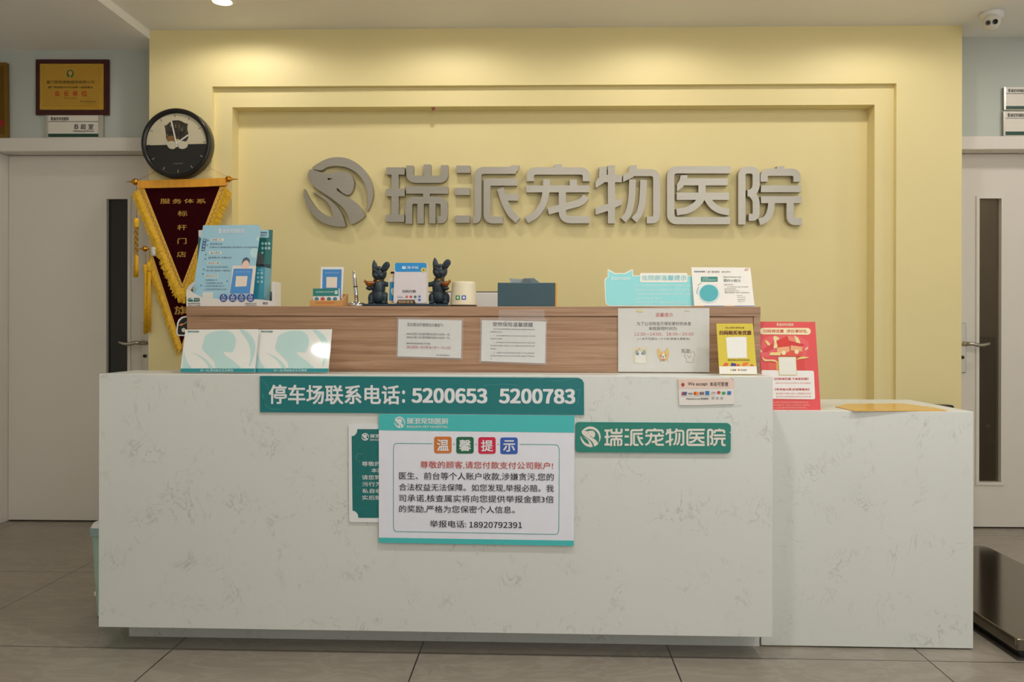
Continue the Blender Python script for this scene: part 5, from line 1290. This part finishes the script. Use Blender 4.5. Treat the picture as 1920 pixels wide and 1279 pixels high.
# teal leaflet behind it
tf = Board('teal_leaflet', 'dark teal leaflet with white icons standing at the back of the leaflet stand', 'leaflet', (380, 572), Y=YS + .050, tilt=math.radians(17))
tf.sheet('sheet', [(366, 572), (505.5, 572), (511, 431), (372.5, 432)], ink(26, 104, 100), .004)
tf.ink('white_tag', [[(372.2, 432), (384, 431.5), (384, 447), (375, 446.5), (372.4, 443)]], ink(206, 208, 204), 1)
tf.ink('white_tag', [BC1.poly([(1480, 218), (1745, 230), (1752, 360), (1735, 384), (1480, 380)])], ink(160, 196, 206), 1)
tf.text('tag_lettering', BC1.rows([('瑞派宠物', 1590, 265, 1715, 300), ('健康体检', 1590, 320, 1715, 342)]), ink(44, 80, 104), 2, .01)
for r in range(2):
    for k in range(3): tf.ink('white_icon', [BC1.poly(circ(1625 + k * 66, 500 + r * 92, 26, 30))], ink(150, 190, 186), 1)
tf.ink('white_icon', [BC1.poly(circ(1622, 684, 22, 26))], ink(150, 190, 186), 1)
tf.ink('dark_photo', [BC1.poly(spline([(1500, 690), (1580, 680), (1640, 760), (1660, 880), (1630, 960), (1500, 960)], 4))], ink(84, 88, 88), 1)
tf.ink('dark_strip', [BC2.poly([(1500, 60), (1780, 60), (1780, 146), (1500, 120)])], ink(34, 58, 70), 1)
bf = Board('blue_leaflet', 'blue leaflet with small round pictures between the price sheet and the teal leaflet', 'leaflet', (470, 572), Y=YS + .034, tilt=math.radians(17))
bf.sheet('sheet', BC2.poly([(1400, 875), (1765, 875), (1800, 150), (1670, 118), (1490, 110)]), ink(46, 140, 160), .002)
bf.ink('pale_strip', [BC2.poly([(1672, 120), (1799, 150), (1770, 790), (1650, 760)])], ink(110, 160, 166), 1)
bf.text('lettering', BC2.rows([('特色诊疗', 1530, 162, 1640, 190)]), ink(190, 220, 224), 1)
for r in range(3):
    for k in range(2): bf.ink('round_picture', [BC2.poly(circ(1535 + k * 76, 238 + r * 86, 24, 26))], ink(150, 190, 200), 1)

# cat shaped notice and the appointment card at the right end
PC = Crop(1120, 495, 6.194)
AQ = ink(136, 208, 208); OFW = ink(228, 224, 212)
cb = Board('cat_notice', 'light blue cat eared ward notice board at the right end of the wooden top', 'sign', None, origin=at_y(*PC.p(100, 486), 2.712), tilt=math.radians(17))
co = [(140, 491), (112, 476), (95, 455), (83, 200), (86, 180), (104, 158), (122, 148), (119, 64), (130, 64), (212, 108), (260, 104), (312, 108), (398, 62), (413, 62), (415, 133), (1130, 136), (1150, 480), (1140, 491)]
ci = [(145, 483), (118, 468), (104, 448), (93, 205), (97, 186), (112, 165), (131, 154), (127, 76), (208, 120), (260, 113), (316, 119), (404, 75), (407, 142), (1124, 145), (1142, 474), (1134, 483)]
cb.sheet('board', PC.poly(co), OFW, .003)
cb.ink('blue_panel', [PC.poly(ci)], AQ, 1)
cb.brand(*PC.p(160, 150), *PC.p(385, 190), ink(214, 232, 228), 2)
cb.ink('white_label', [PC.poly(rrect(496, 106, 1046, 214, 18))], OFW, 2)
cb.text('heading', PC.rows([('住院部温馨提示', 514, 132, 1036, 192)]), ink(132, 200, 204), 3, .012)
cb.text('lettering', PC.rows([('您好,为宝贝的健康着想,探视前请先联系前台人员', 432, 238, 1110, 268), ('进入病房,请换好衣物鞋套并消毒双手,保持安静', 436, 288, 1112, 318), ('探视住院宠物请勿喂食其他患宠,以免交叉感染', 438, 336, 1114, 366), ('祝孩子早日康复出院!', 440, 388, 752, 416), ('(探视时间每天下午,如有特殊请咨询前台)', 436, 436, 1040, 464)]), ink(206, 232, 230), 2, .0)
ac = Board('appointment_card', 'white appointment tips card with a teal disc overlapping the cat eared notice', 'sign', None, origin=at_y(*PC.p(1125, 492), 2.696), tilt=math.radians(21))
ac.sheet('board', PC.poly([(1125, 492), (1826, 493), (1776, 42), (1090, 38)]), ink(228, 222, 212), .003)
fx = [1125, 1240, 1475, 1590, 1825]
for i, c in enumerate(((226, 178, 120), (128, 148, 184), (226, 178, 120), (128, 148, 184))): ac.ink('foot_stripe', [PC.poly([(fx[i] + 1, 491), (fx[i + 1], 491), (fx[i + 1] - 1, 483), (fx[i], 483)])], ink(*c), 1)
ac.ink('teal_label', [PC.poly(rrect(1202, 148, 1398, 208, 10))], ink(48, 132, 116), 1)
ac.text('label_lettering', PC.rows([('瑞派宠物医院', 1225, 158, 1290, 172), ('厦门爱侣宠物医院有限公司', 1226, 180, 1382, 196)]), ink(206, 224, 216), 2)
ac.ink('ring', [PC.poly(circ(1298, 346, 122, 112))], ink(170, 212, 214), 1); ac.ink('ring_gap', [PC.poly(circ(1298, 346, 114, 104))], ink(228, 222, 212), 2)
ac.ink('teal_disc', [PC.poly(circ(1296, 342, 108, 98))], ink(70, 166, 172), 3)
ac.brand(*PC.p(1125, 78), *PC.p(1252, 100), ink(70, 100, 110), 1)
ac.ink('rule', [PC.poly(rect(1266, 76, 1269, 102))], ink(120, 118, 114), 1)
ac.text('lettering', PC.rows([('厦门爱侣医院', 1284, 80, 1418, 104), ('微信预约', 1442, 84, 1545, 102), ('Appointment tips', 1460, 140, 1670, 166), ('亲爱的宠物家长:', 1470, 236, 1585, 248)]), ink(84, 82, 82), 1, .0)
ac.text('lettering', PC.rows([('一、就诊请提前预约,避免长时间等待', 1472, 262, 1750, 274), ('请注意到院时间安排。', 1474, 284, 1612, 296), ('预约电话请联系前台。', 1476, 306, 1652, 318), ('预约电话 0592-5200653', 1480, 324, 1765, 342)]), ink(84, 82, 82), 1, .0)
ac.text('lettering', PC.rows([('营业时间', 1622, 362, 1682, 374), ('全天24小时为您服务', 1624, 384, 1722, 394), ('医院地址详见', 1630, 408, 1718, 420), ('微信公众号', 1632, 430, 1712, 440)]), ink(84, 82, 82), 1, .0)
ac.text('heading', PC.rows([('预约小贴士', 1464, 176, 1668, 210)]), ink(46, 100, 92), 1, .004)
for x, y, c in ((1178, 243, (90, 160, 160)), (1200, 226, (90, 160, 160)), (1378, 242, (232, 196, 170))): ac.ink('small_dot', [PC.poly(circ(x, y, 8))], ink(*c), 1)
ac.ink('side_arc', [PC.poly(stroke([(1160, 352), (1156, 315), (1176, 268)], 8, 20))], ink(90, 160, 170), 1)
ac.ink('red_logo', [PC.poly([(1706, 80), (1722, 50), (1760, 48), (1745, 82)])], ink(206, 140, 120), 1); ac.ink('red_logo_gap', [PC.poly([(1724, 70), (1732, 57), (1748, 56), (1740, 71)])], ink(228, 222, 212), 2)

# black badge card stuck behind the left end of the upstand
bg = Board('badge_card', 'black rounded badge card with white edge sticking out behind the left end of the upstand', 'card', (331, 629), Y=YWD + .0205)
bg.sheet('card', [(334, 630), (359, 630), (359, 592.5), (349, 592.5), (341, 594), (335, 599), (332, 606), (330.6, 622), (331, 627)], ink(226, 222, 214), .002)
bg.ink('black_panel', [[(335, 627.5), (358, 627.5), (358, 595), (349, 595.2), (342, 597), (337, 602), (334.3, 608), (333.2, 621), (333.6, 626)]], ink(22, 22, 24), 1)
bg.ink('cream_dot', [circ(344.5, 619, 4)], ink(222, 216, 196), 2)
bg.ink('white_squiggle', [stroke([(333.8, 610), (338, 609.5), (342, 608), (346, 607), (350, 604), (356, 603)], 1.0)], ink(222, 212, 196), 2)
bg.ink('orange_mark', [spline([(338, 608), (341, 606), (344, 608.5), (341, 611), (338, 610.5)], 4)], ink(206, 120, 50), 3)

# ================================================================== on the floor
# pedal bin half hidden behind the left end of the counter
PT = mat('pale_teal_plastic', (168, 198, 182), .35, var=.03)
bn_ = thing('pedal_bin', 'pale teal pedal bin half hidden behind the left end of the counter', 'bin', (-1.492, 2.87, 0))
def taper(mb, x, y, z0, z1, k0, k1):
    o = len(mb.v); r = []
    for z, k in ((z0, k0), (z1, k1)):
        for cx, cy, a0 in ((x - .03, y - .03, 0), (-(x - .03), y - .03, 90), (-(x - .03), -(y - .03), 180), (x - .03, -(y - .03), 270)):
            for a, b_ in arc(cx, cy, .03, a0, a0 + 90, 5): r.append((a * k, b_ * k, z))
    n = len(r) // 2
    return mb.add(r, [(i, (i + 1) % n, n + (i + 1) % n, n + i) for i in range(n)] + [tuple(reversed(range(n))), tuple(range(n, 2 * n))])
taper(MB(), .105, .11, .012, .30, .84, .97).obj('body', PT, bn_, smooth=False)
taper(MB(), .107, .113, .3005, .328, 1.0, 1.0).obj('rim', mat('pale_teal_rim', (150, 178, 172), .35), bn_)
taper(MB(), .104, .11, .3285, .343, 1.0, .94).obj('lid', mat('white_plastic', (232, 230, 226), .35), bn_)
taper(MB(), .09, .095, 0, .0115, .98, .98).obj('base', BLK, bn_)
pd = MB().box(-.126, -.088, -.03, .01, .062, .078).obj('pedal', mat('white_plastic', (232, 230, 226), .35), bn_, bevel=.003)
MB().tube([(-.092, -.02, .045), (-.11, -.02, .04), (-.11, -.02, .02)], .004, 8).obj('pedal_lever', CHR, bn_, smooth=True)

# stainless platform scale at the right
SCL = mat('polished_stainless', (126, 118, 104), .12, metal=1.0, var=.03, scale=3, bump=.012, bscale=2.5)
sx0, sx1, sy0, sy1 = 1.492, 2.0, 2.546, 3.655
sc = thing('platform_scale', 'low stainless steel platform scale on a black base on the floor at the right edge', 'scale', ((sx0 + sx1) / 2, (sy0 + sy1) / 2, 0))
hx_, hy_ = (sx1 - sx0) / 2, (sy1 - sy0) / 2
pts = arc(hx_ - .045, hy_ - .045, .045, 0, 90, 6) + arc(-hx_ + .045, hy_ - .045, .045, 90, 180, 6) + arc(-hx_ + .012, -hy_ + .012, .012, 180, 270, 4) + arc(hx_ - .012, -hy_ + .012, .012, 270, 360, 4)
n_ = len(pts)
MB().add([(x, y, .0305) for x, y in pts] + [(x, y, .069) for x, y in pts], [(i, (i + 1) % n_, n_ + (i + 1) % n_, n_ + i) for i in range(n_)] + [tuple(reversed(range(n_))), tuple(range(n_, 2 * n_))]).obj('platform', SCL, sc, bevel=.003, seg=2)
MB().box(-hx_ + .02, hx_ - .02, -hy_ + .02, hy_ - .02, .006, .030).obj('base_frame', BLK, sc)
MB().box(-hx_ + .003, hx_ - .003, -hy_ + .003, hy_ - .003, 0, .006).obj('rubber_mat', mat('dark_rubber', (52, 44, 36), .6), sc, bevel=.002)
